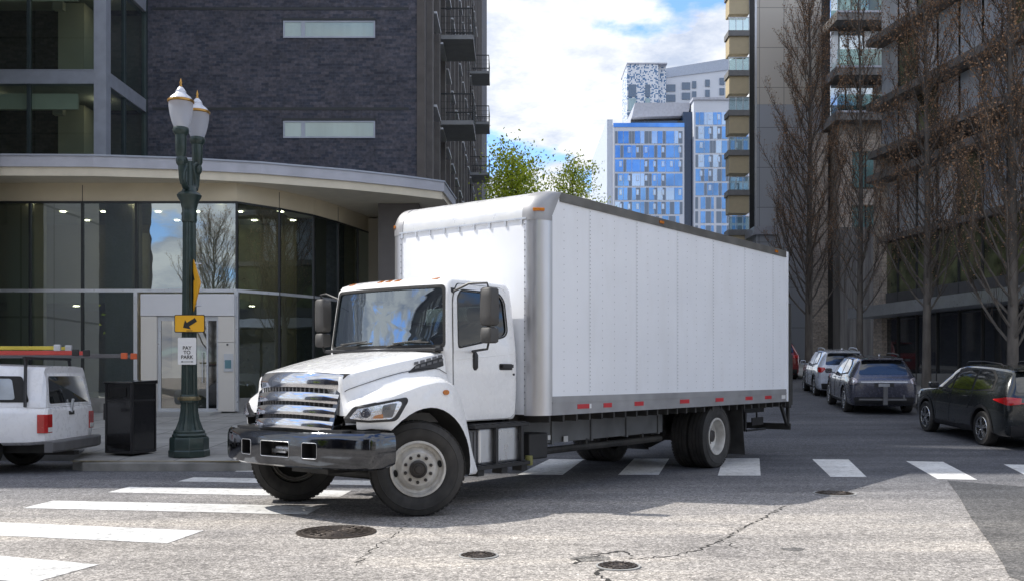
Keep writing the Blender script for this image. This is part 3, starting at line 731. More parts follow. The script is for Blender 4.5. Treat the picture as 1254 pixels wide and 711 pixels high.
# top rails
for y, sg in ((0.0, 1), (BW, -1)):
    g = MB(); g.box(S0 + 0.42, LB - 0.01, y - sg * 0.014, y + sg * 0.05, 3.72, BZ1 + 0.012); g.box(S0 + 0.42, LB - 0.01, y - sg * 0.020, y + sg * 0.0, 3.705, 3.725); g.build('top_rail', 'darkalu', box, bev=0.006)
    g = MB(); g.box(S0 + RC + 0.04, LB, y - sg * 0.012, y + sg * 0.05, BZ0 - 0.01, 1.255); g.box(S0 + RC + 0.04, LB, y - sg * 0.018, y, 1.17, 1.185); g.box(S0 + RC + 0.04, LB, y - sg * 0.018, y, BZ0 - 0.01, BZ0 + 0.015); br = g.build('bottom_rail', 'rail', box)
for s in (3.0, 7.3): 
    g = MB(); g.box(s, s + 0.12, -0.035, -0.012, 3.745, 3.79); g.build('marker_light', 'amber', box, bev=0.008)
for a, b in ((.84, 1.12), (1.47, 1.68), (2.29, 2.54), (3.65, 3.95), (4.87, 5.16), (6.03, 6.32), (6.86, 7.15)):
    g = MB(); g.box(a, b, -0.0165, -0.010, 1.085, 1.145, 0); g.box(b + 0.003, b + 0.05, -0.0155, -0.010, 1.085, 1.145, 1) if b in (1.12,) else None; g.build('reflector', ['redtape', 'whitetape'], box)
g = MB(); g.box(7.62, 7.80, -0.0165, -0.010, 1.075, 1.145, 0); g.build('reflector', ['whitetape'], box)
# rear frame, door, lift gate
g = MB(); g.box(LB, LB + 0.10, -0.012, 0.10, BZ0 - 0.01, BZ1); g.box(LB, LB + 0.10, BW - 0.10, BW + 0.012, BZ0 - 0.01, BZ1); g.box(LB, LB + 0.10, 0.10, BW - 0.10, 3.65, BZ1); g.box(LB, LB + 0.10, 0.10, BW - 0.10, BZ0 - 0.01, 1.15); g.build('rear_frame', 'boxwhite', truck, bev=0.006)
g = MB(); g.box(LB + 0.02, LB + 0.06, 0.10, BW - 0.10, 1.15, 3.65)
for k in range(1, 7): g.box(LB + 0.05, LB + 0.07, 0.10, BW - 0.10, 1.15 + k * 0.357, 1.16 + k * 0.357)
g.build('rear_door', 'boxwhite', truck)
g = MB(); g.box(LB + 0.10, LB + 0.20, -0.03, 0.12, 0.90, 2.86); g.box(LB + 0.10, LB + 0.20, BW - 0.12, BW + 0.03, 0.90, 2.86); g.box(LB + 0.22, LB + 0.30, 0.14, BW - 0.14, 1.0, 2.45); g.box(LB + 0.20, LB + 0.34, 0.0, 0.10, 0.95, 1.9); g.bar((LB - 0.02, 0.1, 0.98), (LB + 0.36, 0.1, 0.5), 0.05, 0.07); g.bar((LB - 0.02, BW - .1, 0.98), (LB + 0.36, BW - .1, 0.5), 0.05, 0.07); g.box(LB + 0.28, LB + 0.34, 0.03, BW - 0.03, 0.48, 0.60); g.box(LB + 0.26, LB + 0.32, 0.05, 0.11, 0.55, 1.0); g.box(LB + 0.26, LB + 0.32, BW - 0.11, BW - 0.05, 0.55, 1.0)
g.build('lift_gate', 'frame', truck, bev=0.008)
# --- chassis
g = MB()
for y in (CY - 0.43, CY + 0.36): g.box(-2.65, 8.0, y, y + 0.07, 0.66, 0.92)
for s in [-2.5, -1.4, -0.4, 0.9, 2.2, 3.5, 4.4, 5.8, 7.0, 7.9]: g.box(s, s + 0.09, CY - 0.4, CY + 0.4, 0.70, 0.86)
g.build('chassis', 'frame', truck)
g = MB()
for k in range(26): g.box(0.25 + k * 0.305, 0.29 + k * 0.305, 0.02, BW - 0.02, 0.93, 1.02)
g.box(0.05, 7.8, 0.5, 0.56, 0.90, 1.02); g.box(0.05, 7.8, BW - 0.56, BW - 0.5, 0.90, 1.02); g.build('floor_crossmembers', 'frame', truck)
for y in (0.62, BW - 0.66):
    g = MB(); g.box(0.15, 4.25, y, y + 0.04, 0.60, 0.985)
    for k in range(5): g.box(0.15 + k * 0.98, 0.20 + k * 0.98, y - 0.025, y + 0.065, 0.58, 0.985)
    g.build('side_skirt', 'sill', truck, bev=0.004)
    g = MB(); g.tube([(0.3, y + 0.02, 0.50), (4.2, y + 0.02, 0.50)], 0.05, 8); 
    for s in (0.6, 2.0, 3.6): g.box(s, s + 0.05, y, y + 0.04, 0.46, 0.62)
    g.build('guard_rail', 'frame', truck, smooth=40)
g = MB(); g.tube([(0.2, CY, 0.66), (4.7, CY, 0.55)], 0.055, 10); g.tube([(2.3, CY, 0.615), (2.45, CY, 0.61)], 0.09, 10); g.build('driveshaft', 'frame', truck, smooth=40)
g = MB(); g.tube([(5.02, 0.35, 0.51), (5.02, CY - 0.3, 0.51), (5.02, CY, 0.51), (5.02, CY + 0.3, 0.51), (5.02, BW - 0.35, 0.51)], [0.085, 0.095, 0.24, 0.095, 0.085], 14)
for y in (CY - 0.5, CY + 0.43):
    for i, (l, z) in enumerate(((0.75, 0.60), (0.62, 0.62), (0.5, 0.64), (0.36, 0.66))): g.box(5.02 - l, 5.02 + l, y, y + 0.08, z, z + 0.018)
    g.box(4.2, 4.3, y, y + 0.08, 0.55, 0.72); g.box(5.75, 5.85, y, y + 0.08, 0.55, 0.72); g.tube([(4.75, y + 0.04, 0.52), (4.55, y + 0.04, 0.95)], 0.04, 8)
g.lathe([(0.12, 4.65), (0.14, 4.7), (0.14, 4.82), (0.10, 4.9)], (0, 0.55, 0.66), 'X', 14); g.lathe([(0.12, 4.65), (0.14, 4.7), (0.14, 4.82), (0.10, 4.9)], (0, BW - 0.55, 0.66), 'X', 14)
g.build('rear_axle', 'frame', truck, smooth=40)
g = MB(); g.tube([(-1.87, 0.35, 0.48), (-1.87, 0.6, 0.40), (-1.87, BW - 0.6, 0.40), (-1.87, BW - 0.35, 0.48)], 0.06, 10); g.tube([(-1.65, 0.5, 0.45), (-1.65, BW - 0.5, 0.45)], 0.025, 8)
for y in (CY - 0.47, CY + 0.40):
    for i in range(4): g.box(-1.87 - 0.7 + i * 0.12, -1.87 + 0.7 - i * 0.12, y, y + 0.07, 0.52 - i * 0.018 + 0.03, 0.535 - i * 0.018 + 0.03)
g.box(-2.5, -1.6, CY - 0.3, CY + 0.3, 0.45, 0.75)
g.build('front_axle', 'frame', truck, smooth=40)
# mud flaps, air tank, battery, plate on the chassis
for y in (0.04, BW - 0.64):
    g = MB(); g.loft([[(6.00, y, 0.98), (6.00, y + 0.6, 0.98), (6.015, y + 0.6, 0.98), (6.015, y, 0.98)], [(6.05, y, 0.55), (6.05, y + 0.6, 0.55), (6.065, y + 0.6, 0.55), (6.065, y, 0.55)], [(6.12, y, 0.14), (6.12, y + 0.6, 0.14), (6.135, y + 0.6, 0.14), (6.135, y, 0.14)]]); g.build('mud_flap', 'frame', truck)
g = MB(); g.box(6.7, 7.6, 0.32, 0.36, 0.83, 0.98); g.box(6.72, 6.78, 0.30, 0.34, 0.5, 0.86); g.box(7.0, 7.5, 0.29, 0.31, 0.60, 0.74); g.box(6.75, 7.6, 0.28, 0.34, 0.50, 0.53); g.box(7.2, 7.24, 0.29, 0.31, 0.74, 0.84); g.build('tail_light_bracket', 'black', truck)
g = MB(); g.lathe([(0.0001, 1.0), (0.12, 1.02), (0.14, 1.08), (0.14, 1.72), (0.12, 1.78), (0.0001, 1.8)], (0, BW - 0.42, 0.62), 'X', 18); g.build('fuel_tank', 'alu', truck, smooth=40)
g = MB(); g.box(0.22, 0.62, 0.30, 0.60, 0.45, 0.78); g.build('battery_box', 'black', truck, bev=0.02)
g = MB(); g.box(0.9, 0.96, 0.50, 0.52, 0.66, 0.72); g.box(1.4, 1.5, 0.585, 0.6, 0.60, 0.68); g.build('valve_tag', 'whitetape', truck)
# step / tank side box
for sd, y in ((-1, 0.17), (1, BW - 0.17)):
    q = -sd
    g = MB(); g.box(-0.86, 0.02, y + q * 0.06, y + q * 0.48, 0.47, 0.90); g.build('tool_box', 'alu', truck, bev=0.03, seg=3)
    g = MB()
    g.box(-1.0, 0.04, y, y + q * 0.26, 0.90, 0.945); g.box(-1.0, 0.04, y - q * 0.02, y + q * 0.22, 0.42, 0.465)
    for k in range(7): g.box(-0.98 + k * 0.145, -0.91 + k * 0.145, y - q * 0.01, y + q * 0.24, 0.945, 0.955); g.box(-0.98 + k * 0.145, -0.91 + k * 0.145, y - q * 0.03, y + q * 0.20, 0.465, 0.475)
    for s in (-0.62, -0.12): g.box(s, s + 0.05, y + q * 0.0, y + q * 0.05, 0.42, 0.92)
    g.bar((-0.62, y + q * .02, 0.86), (-0.5, y + q * .02, 0.92), 0.02, 0.03)
    for s in (-0.9, -0.45, -0.05): g.box(s, s + 0.12, y + q * 0.05, y + q * 0.2, 0.34, 0.42)
    g.build('step', 'black', truck, bev=0.006)
    g = MB(); g.box(-1.0, -0.66, y + q * 0.10, y + q * 0.3, 0.48, 0.88); 
    for k in range(5): g.box(-0.99 + k * 0.065, -0.96 + k * 0.065, y + q * 0.085, y + q * 0.1, 0.5, 0.86)
    g.build('step_vent', 'grey', truck)
g = MB(); g.lathe([(0.045, 0.40), (0.05, 0.42), (0.05, 0.50), (0.045, 0.52)], (0.10, 0.22, 0), 'Z', 14); g.build('yellow_reservoir', mat('dull_yellow', (0.22, 0.21, 0.06), 0.5), truck, smooth=40)
# wheels
ST = 0.70
heavy_wheel(truck, (-1.87, 0.28, 0.515), -1, steer=-ST)
heavy_wheel(truck, (-1.87, BW - 0.28, 0.515), 1, steer=-ST)
for y, sd in ((0.165, -1), (BW - 0.165, 1)): heavy_wheel(truck, (5.02, y, 0.515), sd, concave=True)
for y, sd in ((0.475, -1), (BW - 0.475, 1)): heavy_wheel(truck, (5.02, y, 0.515), sd, concave=True)
# ------------------------------------------------------------------ ground
def asphalt(name, c, k=1.0, patchy=True, agg=1.0):
    m, t, out = nt(name)
    p = t.nodes.new('ShaderNodeBsdfPrincipled'); L(t, p.outputs[0], out.inputs[0])
    v = objcoord(t)
    vo = t.nodes.new('ShaderNodeTexVoronoi'); vo.inputs['Scale'].default_value = 75 / agg; L(t, v, vo.inputs['Vector'])
    sep = t.nodes.new('ShaderNodeSeparateColor'); L(t, vo.outputs['Color'], sep.inputs[0])
    stones = ramp(t, sep.outputs[0], [(0.0, scl(c, 0.50)), (0.35, scl(c, 0.82)), (0.65, scl(c, 1.1)), (0.9, scl(c, 1.45)), (1.0, scl(c, 1.9))])
    vo2 = t.nodes.new('ShaderNodeTexVoronoi'); vo2.inputs['Scale'].default_value = 28 / agg; L(t, v, vo2.inputs['Vector'])
    sep2 = t.nodes.new('ShaderNodeSeparateColor'); L(t, vo2.outputs['Color'], sep2.inputs[0])
    k2 = ramp(t, sep2.outputs[1], [(0.0, (0.62,) * 3), (0.5, (1.0,) * 3), (1.0, (1.3,) * 3)])
    cc = mixc(t, stones, k2, 0.8, 'MULTIPLY')
    f = noise(t, v, 0.22, 6, 0.6); k1 = ramp(t, f, [(0.3, (0.78, 0.78, 0.80)), (0.7, (1.22, 1.20, 1.16))]); cc = mixc(t, cc, k1, 1.0, 'MULTIPLY')
    # wheel-worn streaks
    f2 = noise(t, objcoord(t, (0.25, 1.5, 1)), 0.9, 5, 0.6); k3 = ramp(t, f2, [(0.36, (0.74,) * 3), (0.50, (1, 1, 1)), (0.66, (1.36, 1.33, 1.27))]); cc = mixc(t, cc, k3, 0.8, 'MULTIPLY')
    f4 = noise(t, v, 3.5, 6, 0.7); k4 = ramp(t, f4, [(0.28, (0.72,) * 3), (0.45, (1,) * 3)]); cc = mixc(t, cc, k4, 0.6, 'MULTIPLY')
    f5 = noise(t, v, 0.9, 3, .5); k5 = ramp(t, f5, [(0.25, (0.62, .62, .63)), (0.36, (1,) * 3)]); cc = mixc(t, cc, k5, 0.8, 'MULTIPLY')
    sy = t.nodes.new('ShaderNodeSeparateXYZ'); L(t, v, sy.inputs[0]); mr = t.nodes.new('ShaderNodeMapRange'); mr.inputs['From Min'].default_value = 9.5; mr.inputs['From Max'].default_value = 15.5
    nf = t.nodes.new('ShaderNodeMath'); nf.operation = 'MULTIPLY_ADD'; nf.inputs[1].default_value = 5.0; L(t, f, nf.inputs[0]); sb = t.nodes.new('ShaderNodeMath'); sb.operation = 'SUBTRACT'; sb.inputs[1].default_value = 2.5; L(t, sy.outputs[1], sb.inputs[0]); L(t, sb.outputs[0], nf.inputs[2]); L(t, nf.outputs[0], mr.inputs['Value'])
    kd = ramp(t, mr.outputs[0], [(0.0, (1.14, 1.10, 1.04)), (0.55, (.62, .63, .66)), (1.0, (0.30, 0.32, 0.37))]); cc = mixc(t, cc, kd, 1.0, 'MULTIPLY')  # sunlit near road and shaded far road put into the colour
    L(t, cc, p.inputs['Base Color']); p.inputs['Roughness'].default_value = 0.82; p.inputs['Specular IOR Level'].default_value = 0.35
    hh = mixc(t, vo.outputs['Distance'], vo2.outputs['Distance'], 0.4)
    L(t, bump(t, hh, -0.55 * k, 0.012), p.inputs['Normal'])
    return m
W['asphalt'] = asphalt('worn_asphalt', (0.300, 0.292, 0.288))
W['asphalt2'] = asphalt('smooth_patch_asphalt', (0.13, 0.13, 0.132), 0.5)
def paintmat():
    m, t, out = nt('crosswalk_paint')
    p = t.nodes.new('ShaderNodeBsdfPrincipled'); L(t, p.outputs[0], out.inputs[0]); v = objcoord(t)
    f = noise(t, v, 9, 12, 0.82); c1 = ramp(t, f, [(0.36, (0.24, 0.235, 0.23)), (0.42, (0.52, 0.52, 0.51)), (0.50, (0.76, 0.76, 0.75)), (0.8, (0.82, 0.82, 0.81))])
    f2 = noise(t, v, 1.3, 4); c2 = ramp(t, f2, [(0.35, (0.80, .79, .78)), (0.65, (1.03,) * 3)]); c1 = mixc(t, c1, c2, 1.0, 'MULTIPLY')
    L(t, c1, p.inputs['Base Color']); p.inputs['Roughness'].default_value = 0.6
    L(t, bump(t, noise(t, v, 90, 3), 0.3), p.inputs['Normal']); return m
W['xpaint'] = paintmat()
def pavemat():
    m, t, out = nt('sidewalk_concrete')
    p = t.nodes.new('ShaderNodeBsdfPrincipled'); L(t, p.outputs[0], out.inputs[0]); v = objcoord(t)
    b = t.nodes.new('ShaderNodeTexBrick'); L(t, v, b.inputs['Vector']); b.offset = 0.0
    b.inputs['Color1'].default_value = (0.30, 0.295, 0.28, 1); b.inputs['Color2'].default_value = (0.26, 0.255, 0.245, 1); b.inputs['Mortar'].default_value = (0.10, 0.10, 0.10, 1)
    b.inputs['Scale'].default_value = 1; b.inputs['Brick Width'].default_value = 0.9; b.inputs['Row Height'].default_value = 0.9; b.inputs['Mortar Size'].default_value = 0.012
    f = noise(t, v, 2.0, 6, 0.65); k = ramp(t, f, [(0.3, (0.75,) * 3), (0.7, (1.2,) * 3)]); c = mixc(t, b.outputs['Color'], k, 1.0, 'MULTIPLY')
    L(t, c, p.inputs['Base Color']); p.inputs['Roughness'].default_value = 0.85; L(t, bump(t, noise(t, v, 60, 3), 0.2), p.inputs['Normal']); return m
W['pave'] = pavemat()
W['kerb'] = mat('kerb_stone', (0.24, 0.235, 0.22), 0.85, var=0.3, vs=3, bmp=0.3, bs=25)

g = MB(); ys = [-400, -60, -20, 0, 4, 8, 12, 15, 17, 18.5, 20, 24, 30, 40, 60, 80, 110, 140, 200, 400, 1500]; xs = [-1500, -200, -60, -20, -8, -4, 0, 4, 8, 12, 20, 60, 200, 1500]
vs = [(x, y, G(x, y)) for y in ys for x in xs]; nx = len(xs)
g.add(vs, [(j * nx + i, j * nx + i + 1, (j + 1) * nx + i + 1, (j + 1) * nx + i) for j in range(len(ys) - 1) for i in range(nx - 1)])
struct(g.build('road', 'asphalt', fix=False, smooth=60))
def sheet(name, poly, dz, m, sub=False):
    """a flat polygon lying on the road surface"""
    g = MB(); g.add([(x, y, G(x, y) + dz) for x, y in poly], [tuple(range(len(poly)))]); o = g.build(name, m, fix=False)
    if o.data.polygons[0].normal.z < 0: o.data.flip_normals()
    return struct(o)
# left crosswalk stripes (long bars lying across the walk) measured on the ground
def stripe(a, b, w0, w1=None):
    a = Vector((*a, 0)); b = Vector((*b, 0)); d = (b - a); n = Vector((d.y, -d.x, 0)).normalized()
    w1 = w1 or w0; pts = []
    nseg = 14
    up = [a + d * (i / nseg) for i in range(nseg + 1)]
    e1 = [(p + n * random.uniform(-.008, .008)) for p in up]; e2 = [(p + n * (w0 + random.uniform(-.008, .008)) + d.normalized() * 0.06) for p in up]
    return [(p.x, p.y) for p in e1] + [(p.x, p.y) for p in e2[::-1]]
def hs(pa, pb, w):
    a = gp(*pa); b = gp(*pb); return stripe(a, b, w)
for pa, pb, w in (((-60, 675), (121, 691), .72), ((-30, 638), (249, 649.5), .70), ((66, 612.4), (395, 619.5), .66), ((158, 595.6), (430, 600.5), .62), ((237, 583.8), (470, 588.5), .56), ((300, 573), (480, 576), .5)):
    sheet('crosswalk_stripe', hs(pa, pb, w), 0.004, 'xpaint')
for q in (((673, 561.5), (714.7, 562), (689, 581), (634, 580.7)), ((776.5, 561), (819.5, 561), (806.6, 581), (757, 581)), ((885.6, 560.6), (930, 560.6), (931.5, 581.8), (879, 581.8)), ((994.7, 561.7), (1039, 562), (1061.5, 583.7), (1017, 583.3)), ((1109.5, 564), (1155, 565), (1197, 587), (1148, 586)), ((1229, 568), (1275, 569), (1325, 592), (1275, 591)), ((1345, 571), (1390, 572), (1450, 596), (1400, 595)), ((560, 562), (603, 562), (560, 582), (510, 582))):
    sheet('crosswalk_stripe', [gp(*p) for p in q], 0.004, 'xpaint')
# darker repair patch, tar cracks
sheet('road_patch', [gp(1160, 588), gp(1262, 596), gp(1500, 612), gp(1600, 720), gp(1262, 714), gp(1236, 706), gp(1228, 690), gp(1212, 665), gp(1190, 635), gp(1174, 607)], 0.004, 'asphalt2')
def crack(pix, w, seed, name='road_crack'):
    rnd = random.Random(seed); pts = [Vector(gp(*p)) for p in pix]; out = []
    for a, b in zip(pts, pts[1:]):
        n = max(2, int((b - a).length / 0.05))
        for i in range(n):
            q = a + (b - a) * i / n; out.append(q + Vector((rnd.uniform(-.035, .035), rnd.uniform(-.035, .035))))
    out.append(pts[-1]); l = []; r = []
    for i, p in enumerate(out):
        d = (out[min(i + 1, len(out) - 1)] - out[max(0, i - 1)]); d = d.normalized() if d.length > 1e-6 else Vector((1, 0)); n = Vector((-d.y, d.x)); k = w * rnd.uniform(0.15, 1.0)
        l.append(p + n * k); r.append(p - n * k)
    g = MB(); n = len(out); vs = [(p.x, p.y, 0.0025) for p in l] + [(p.x, p.y, 0.0025) for p in r]
    g.add(vs, [(i, n + i, n + i + 1, i + 1) for i in range(n - 1)]); struct(g.build(name, W['crackm'], fix=True))
W['crackm'] = mat('crack_dark', (0.035, 0.033, 0.03), 0.95, var=0.4, vs=20)
crack([(960, 619), (938, 632), (905, 648), (885, 660), (858, 672), (820, 681), (770, 684)], 0.014, 1)
crack([(720, 679), (742, 677), (757, 674), (775, 680)], 0.03, 2)
crack([(706, 690), (712, 683), (735, 679)], 0.02, 3)
crack([(499, 640), (480, 656), (455, 672), (436, 692)], 0.010, 4)
crack([(1180, 600), (1060, 597), (960, 603), (880, 600)], 0.006, 5)
crack([(735, 694), (736, 703), (745, 711)], 0.03, 7)
crack([(887, 660), (896, 668), (930, 674)], 0.008, 8)
for pa, r_, seed in (((972, 672), 0.10, 1), ((722, 684), 0.15, 5)):
    c = Vector(gp(*pa)); rnd = random.Random(seed)
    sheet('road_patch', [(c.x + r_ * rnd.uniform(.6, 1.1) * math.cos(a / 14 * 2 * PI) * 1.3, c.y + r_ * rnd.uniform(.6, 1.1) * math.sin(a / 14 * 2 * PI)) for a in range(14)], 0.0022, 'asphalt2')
# manholes
W['iron'] = mat('cast_iron', (0.085, 0.07, 0.06), 0.5, 0.6, var=0.35, vs=25, bmp=0.3, bs=80)
def manhole(px, py, r, label, rings):
    x, y = gp(px, py); root = thing('manhole_cover', label, 'manhole', (x, y, 0.0), group=None)
    g = MB(); g.lathe([(r * 1.12, 0.001), (r * 1.12, 0.010), (r * 1.02, 0.011), (r * 1.02, 0.005)], n=40, cap=False); g.build('rim', 'conc' if r < .25 else 'iron', root, smooth=30)
    g = MB(); prof = [(0.0001, 0.010)]
    rr = 0.0
    for k in range(rings):
        a = r * (k + 0.5) / rings; b = r * (k + 0.8) / rings
        prof += [(a, 0.010), (a + 0.004, 0.017), (b - 0.004, 0.017), (b, 0.010)]
    prof += [(r, 0.010), (r, 0.004)]
    g.lathe(prof, n=40, cap=False)
    for k in range(16):
        a = 2 * PI * k / 16; g.cbox((r * 0.72 * math.cos(a), r * 0.72 * math.sin(a), 0.014), (r * 0.4, 0.014, 0.009), rz=a)
    g.build('cover', 'iron', root, smooth=25)
manhole(412, 651, 0.345, 'large round iron manhole cover in front of the truck front wheels', 5)
manhole(586, 680, 0.15, 'small iron lid in sunlit road left of the cracked cover', 2)
manhole(757, 693, 0.16, 'small round iron lid set in broken asphalt at the end of the long crack', 2)
manhole(1022, 604, 0.24, 'round iron cover on the shadow edge between the crosswalk and the long crack', 3)

# pavements ----------------------------------------------------------------
def SZ(x, y): return 0.15 + 0.036 * max(0, y - 15.3)
def pavement(name, edge, inner, zf, depth_kerb=0.16):
    """edge: polyline of the kerb face; inner: polyline behind it, same count"""
    g = MB(); k = MB(); n = len(edge); e2 = []
    for i in range(n):
        a = Vector(edge[max(0, i - 1)]); b = Vector(edge[min(n - 1, i + 1)]); d = (b - a).normalized(); nrm = Vector((-d.y, d.x))
        q = Vector(inner[i]) - Vector(edge[i])
        if nrm.dot(q) < 0: nrm = -nrm
        e2.append(Vector(edge[i]) + nrm * depth_kerb)
    vs = []
    for i in range(n):
        steps = 10
        for j in range(steps + 1):
            p = e2[i] + (Vector(inner[i]) - e2[i]) * j / steps; vs.append((p.x, p.y, zf(p.x, p.y)))
    g.add(vs, [(i * 11 + j, i * 11 + j + 1, (i + 1) * 11 + j + 1, (i + 1) * 11 + j) for i in range(n - 1) for j in range(10)])
    o = g.build(name, 'pave', fix=False)
    for pl in o.data.polygons:
        pass
    b = bmesh.new(); b.from_mesh(o.data)
    for f in b.faces:
        if f.normal.z < 0: f.normal_flip()
    b.to_mesh(o.data); b.free(); struct(o)
    secs = []
    for i in range(n):
        a = Vector(edge[i]); c = e2[i]; z = zf(a.x, a.y); q = (c - a).normalized()
        secs.append([(a.x, a.y, -0.1 + G(a.x, a.y)), (a.x, a.y, z - 0.03), (a.x + q.x * 0.02, a.y + q.y * 0.02, z + 0.004), (c.x, c.y, z + 0.004), (c.x, c.y, -0.1)])
    k.loft(secs, closed=True); o = k.build('kerb', 'kerb', bev=0.0); struct(o)
eL = [(-60, 17.1), (-7.6, 17.1), (-7.3, 16.9), (-7.05, 15.5), (-6.8, 15.3), (-5.6, 15.25), (-4.2, 15.3), (-3.0, 15.9), (-2.1, 17.0), (-1.6, 18.6), (-1.3, 21), (-1.0, 31), (0.3, 40), (1.2, 48), (6.5, 90), (12, 140)]
iL = [(-60, 25.6), (-12, 25.6), (-11, 25.6), (-10, 25.6), (-9, 25.6), (-8, 25.7), (-6.5, 26.5), (-5.8, 28), (-5.6, 29), (-5.4, 30.9), (-3.0, 30.9), (-3, 32), (-3, 41), (-3, 49), (-3, 91), (-3, 141)]
pavement('pavement', eL, iL, lambda x, y: max(SZ(x, y), G(x, y) + 0.13))
eR = [(60, 12.2), (15, 12.2), (13.2, 12.9), (12.2, 14.2), (11.85, 16), (11.85, 23.5), (12.1, 28), (12.5, 32), (13.1, 38), (13.7, 46), (15.2, 60), (19, 100), (22, 140)]
iR = [(60, 22), (24, 22), (22, 22), (20.5, 22), (19.6, 22), (18.9, 24), (18.1, 28), (17.4, 32), (16.3, 38), (16.3, 46), (18.4, 60), (24, 100), (28, 140)]
pavement('pavement', eR, iR, lambda x, y: G(x, y) + 0.15)
sheet('path', [(-12.5, 24.8), (-6.2, 24.8), (-6.0, 25.6), (-12.5, 25.6)], 0, 'conc').location.z = 0.0

# yellow kerb line left by paint on the kerb top edge
g = MB(); g.add([(-7.0, 15.30, 0.1575), (-4.3, 15.27, 0.1575), (-4.3, 15.33, 0.1575), (-7.0, 15.36, 0.1575)], [(0, 1, 2, 3)])
struct(g.build('kerb_line', mat('faded_yellow', (0.35, 0.27, 0.10), 0.8, var=0.3, vs=8)))

# ------------------------------------------------------------------ buildings
# ---- brick high rise with the curved glazed lobby
hr = thing('brick_high_rise', 'dark brick apartment high-rise with strip windows and narrow side balconies on the left', 'building', (-20, 31, 0))
BD = 30.9
mbx = MB(); mbx.box(-45, -2.86, BD, 110, 6.6, 44); mbx.box(-45, -3.4, 31.5, 110, 0, 6.6); mbx.box(-60, -16, BD + .01, 108, 44.01, 66); mbx.build('brick_wall', 'darkbrick', hr, world=True)  # wider top block is out of view, added to shade the street
g = MB()
for k in range(0, 6):
    z = 10.0 + 3.2 * k; g.box(-11.5, -3.3, BD - 0.012, BD, z - 0.05, z + 0.03)
g.build('brick_course', 'darkmul', hr, world=True)
# corner pilaster
g = MB(); g.box(-3.04, -2.80, BD - 0.05, BD + 0.6, 6.5, 44); g.build('pilaster', mat('taupe_pilaster', (0.10, 0.09, 0.085), 0.8, var=0.15), hr, world=True)
W['curtained'] = mat('curtained_window', (0.34, 0.44, 0.42), 0.10, spec=0.8, coat=0.5, var=0.25, vs=0.9, stretch=(1, 1, 0.1))
def strip_window(z):
    g = MB(); x0, x1 = (347 - 627) / F * BD, (459.5 - 627) / F * BD
    # frame around the opening, flush and proud of the brick
    for a, b, c, d in ((x0, x1, z, z + .05), (x0, x1, z + .5, z + .55), (x0, x0 + .05, z + .05, z + .5), (x1 - .05, x1, z + .05, z + .5), (x0 + .58, x0 + .70, z + .05, z + .5)): g.box(a, b, BD - 0.03, BD + 0.02, c, d)
    o = g.build('window', 'mullion', hr, world=True)
    g = MB(); g.box(x0 + .05, x0 + .58, BD - 0.012, BD - 0.004, z + .05, z + .5); g.box(x0 + .70, x1 - .05, BD - 0.012, BD - 0.004, z + .05, z + .5); g.v = [Vector((v.x + 20, v.y - 31, v.z)) for v in g.v]
    g.build('pane', 'curtained', o)
    g = MB(); g.box(x0 - .03, x1 + .03, BD - 0.06, BD, z + .56, z + .62); g.v = [Vector((v.x + 20, v.y - 31, v.z)) for v in g.v]; g.build('lintel', 'darkmul', o)
for k in range(0, 6): strip_window(9.05 + 3.2 * k)
# side wall, piers, windows and sills seen edge-on
first = None; swin = None
for k in range(0, 18):
    y = 32.3 + k * 3.1
    g = MB(); g.box(-2.86, -2.66, y, y + 0.55, 3, 43.5); g.build('pier', mat('pier_taupe', (0.15, 0.14, 0.135), 0.8, var=0.15) if first is None else first, hr, world=True)
    if first is None: first = bpy.data.materials['pier_taupe']
n = 0
for k in range(0, 13):
    for j in range(2, 9):
        y = 33.2 + k * 3.1; z = 4.0 + 3.2 * j + 0.35
        if n >= 90 or z < 7: continue
        if swin is None:
            g = MB(); g.box(0, 0.05, 0, 1.9, 0.0, 2.0); g.box(0.0, 0.28, -0.05, 1.95, -0.07, 0.0, 1); g.box(0.0, 0.08, 0.9, 0.96, 0, 2.0, 1)
            swin = g.build('side_window', ['tint', 'silver'], hr); o = swin
        else: o = swin.copy(); col.objects.link(o)
        o.location = (-2.86 + 20, y - 31, z); n += 1
def balcony(z, y=36.2, l=2.6):
    g = MB(); g.box(-2.66, -1.45, y, y + l, z, z + 0.16); o = g.build('balcony', mat('balcony_slab', (0.28, 0.29, 0.30), 0.6) if 'balcony_slab' not in bpy.data.materials else bpy.data.materials['balcony_slab'], hr, world=True)
    g = MB()
    for a, b in (((-2.66, y), (-1.47, y)), ((-1.47, y), (-1.47, y + l)), ((-2.66, y + l), (-1.47, y + l))):
        a = Vector((*a, 0)); b = Vector((*b, 0)); nn = int((b - a).length / 0.11)
        g.bar(a + Vector((0, 0, z + 1.15)), b + Vector((0, 0, z + 1.15)), 0.04, 0.05)
        for i in range(nn + 1):
            p = a + (b - a) * i / nn; g.bar(p + Vector((0, 0, z + .16)), p + Vector((0, 0, z + 1.13)), 0.015, 0.015)
        for zz in (0.35, 0.6, 0.85): g.bar(a + Vector((0, 0, z + zz)), b + Vector((0, 0, z + zz)), 0.012, 0.012)
    g.v = [Vector((v.x + 20, v.y - 31, v.z)) for v in g.v]; g.build('railing', 'darkmul', o)
for z in (10.85, 14.05, 17.25, 20.45): balcony(z)
for z in (10.85, 14.05, 17.25, 20.45): balcony(z, 61.0)

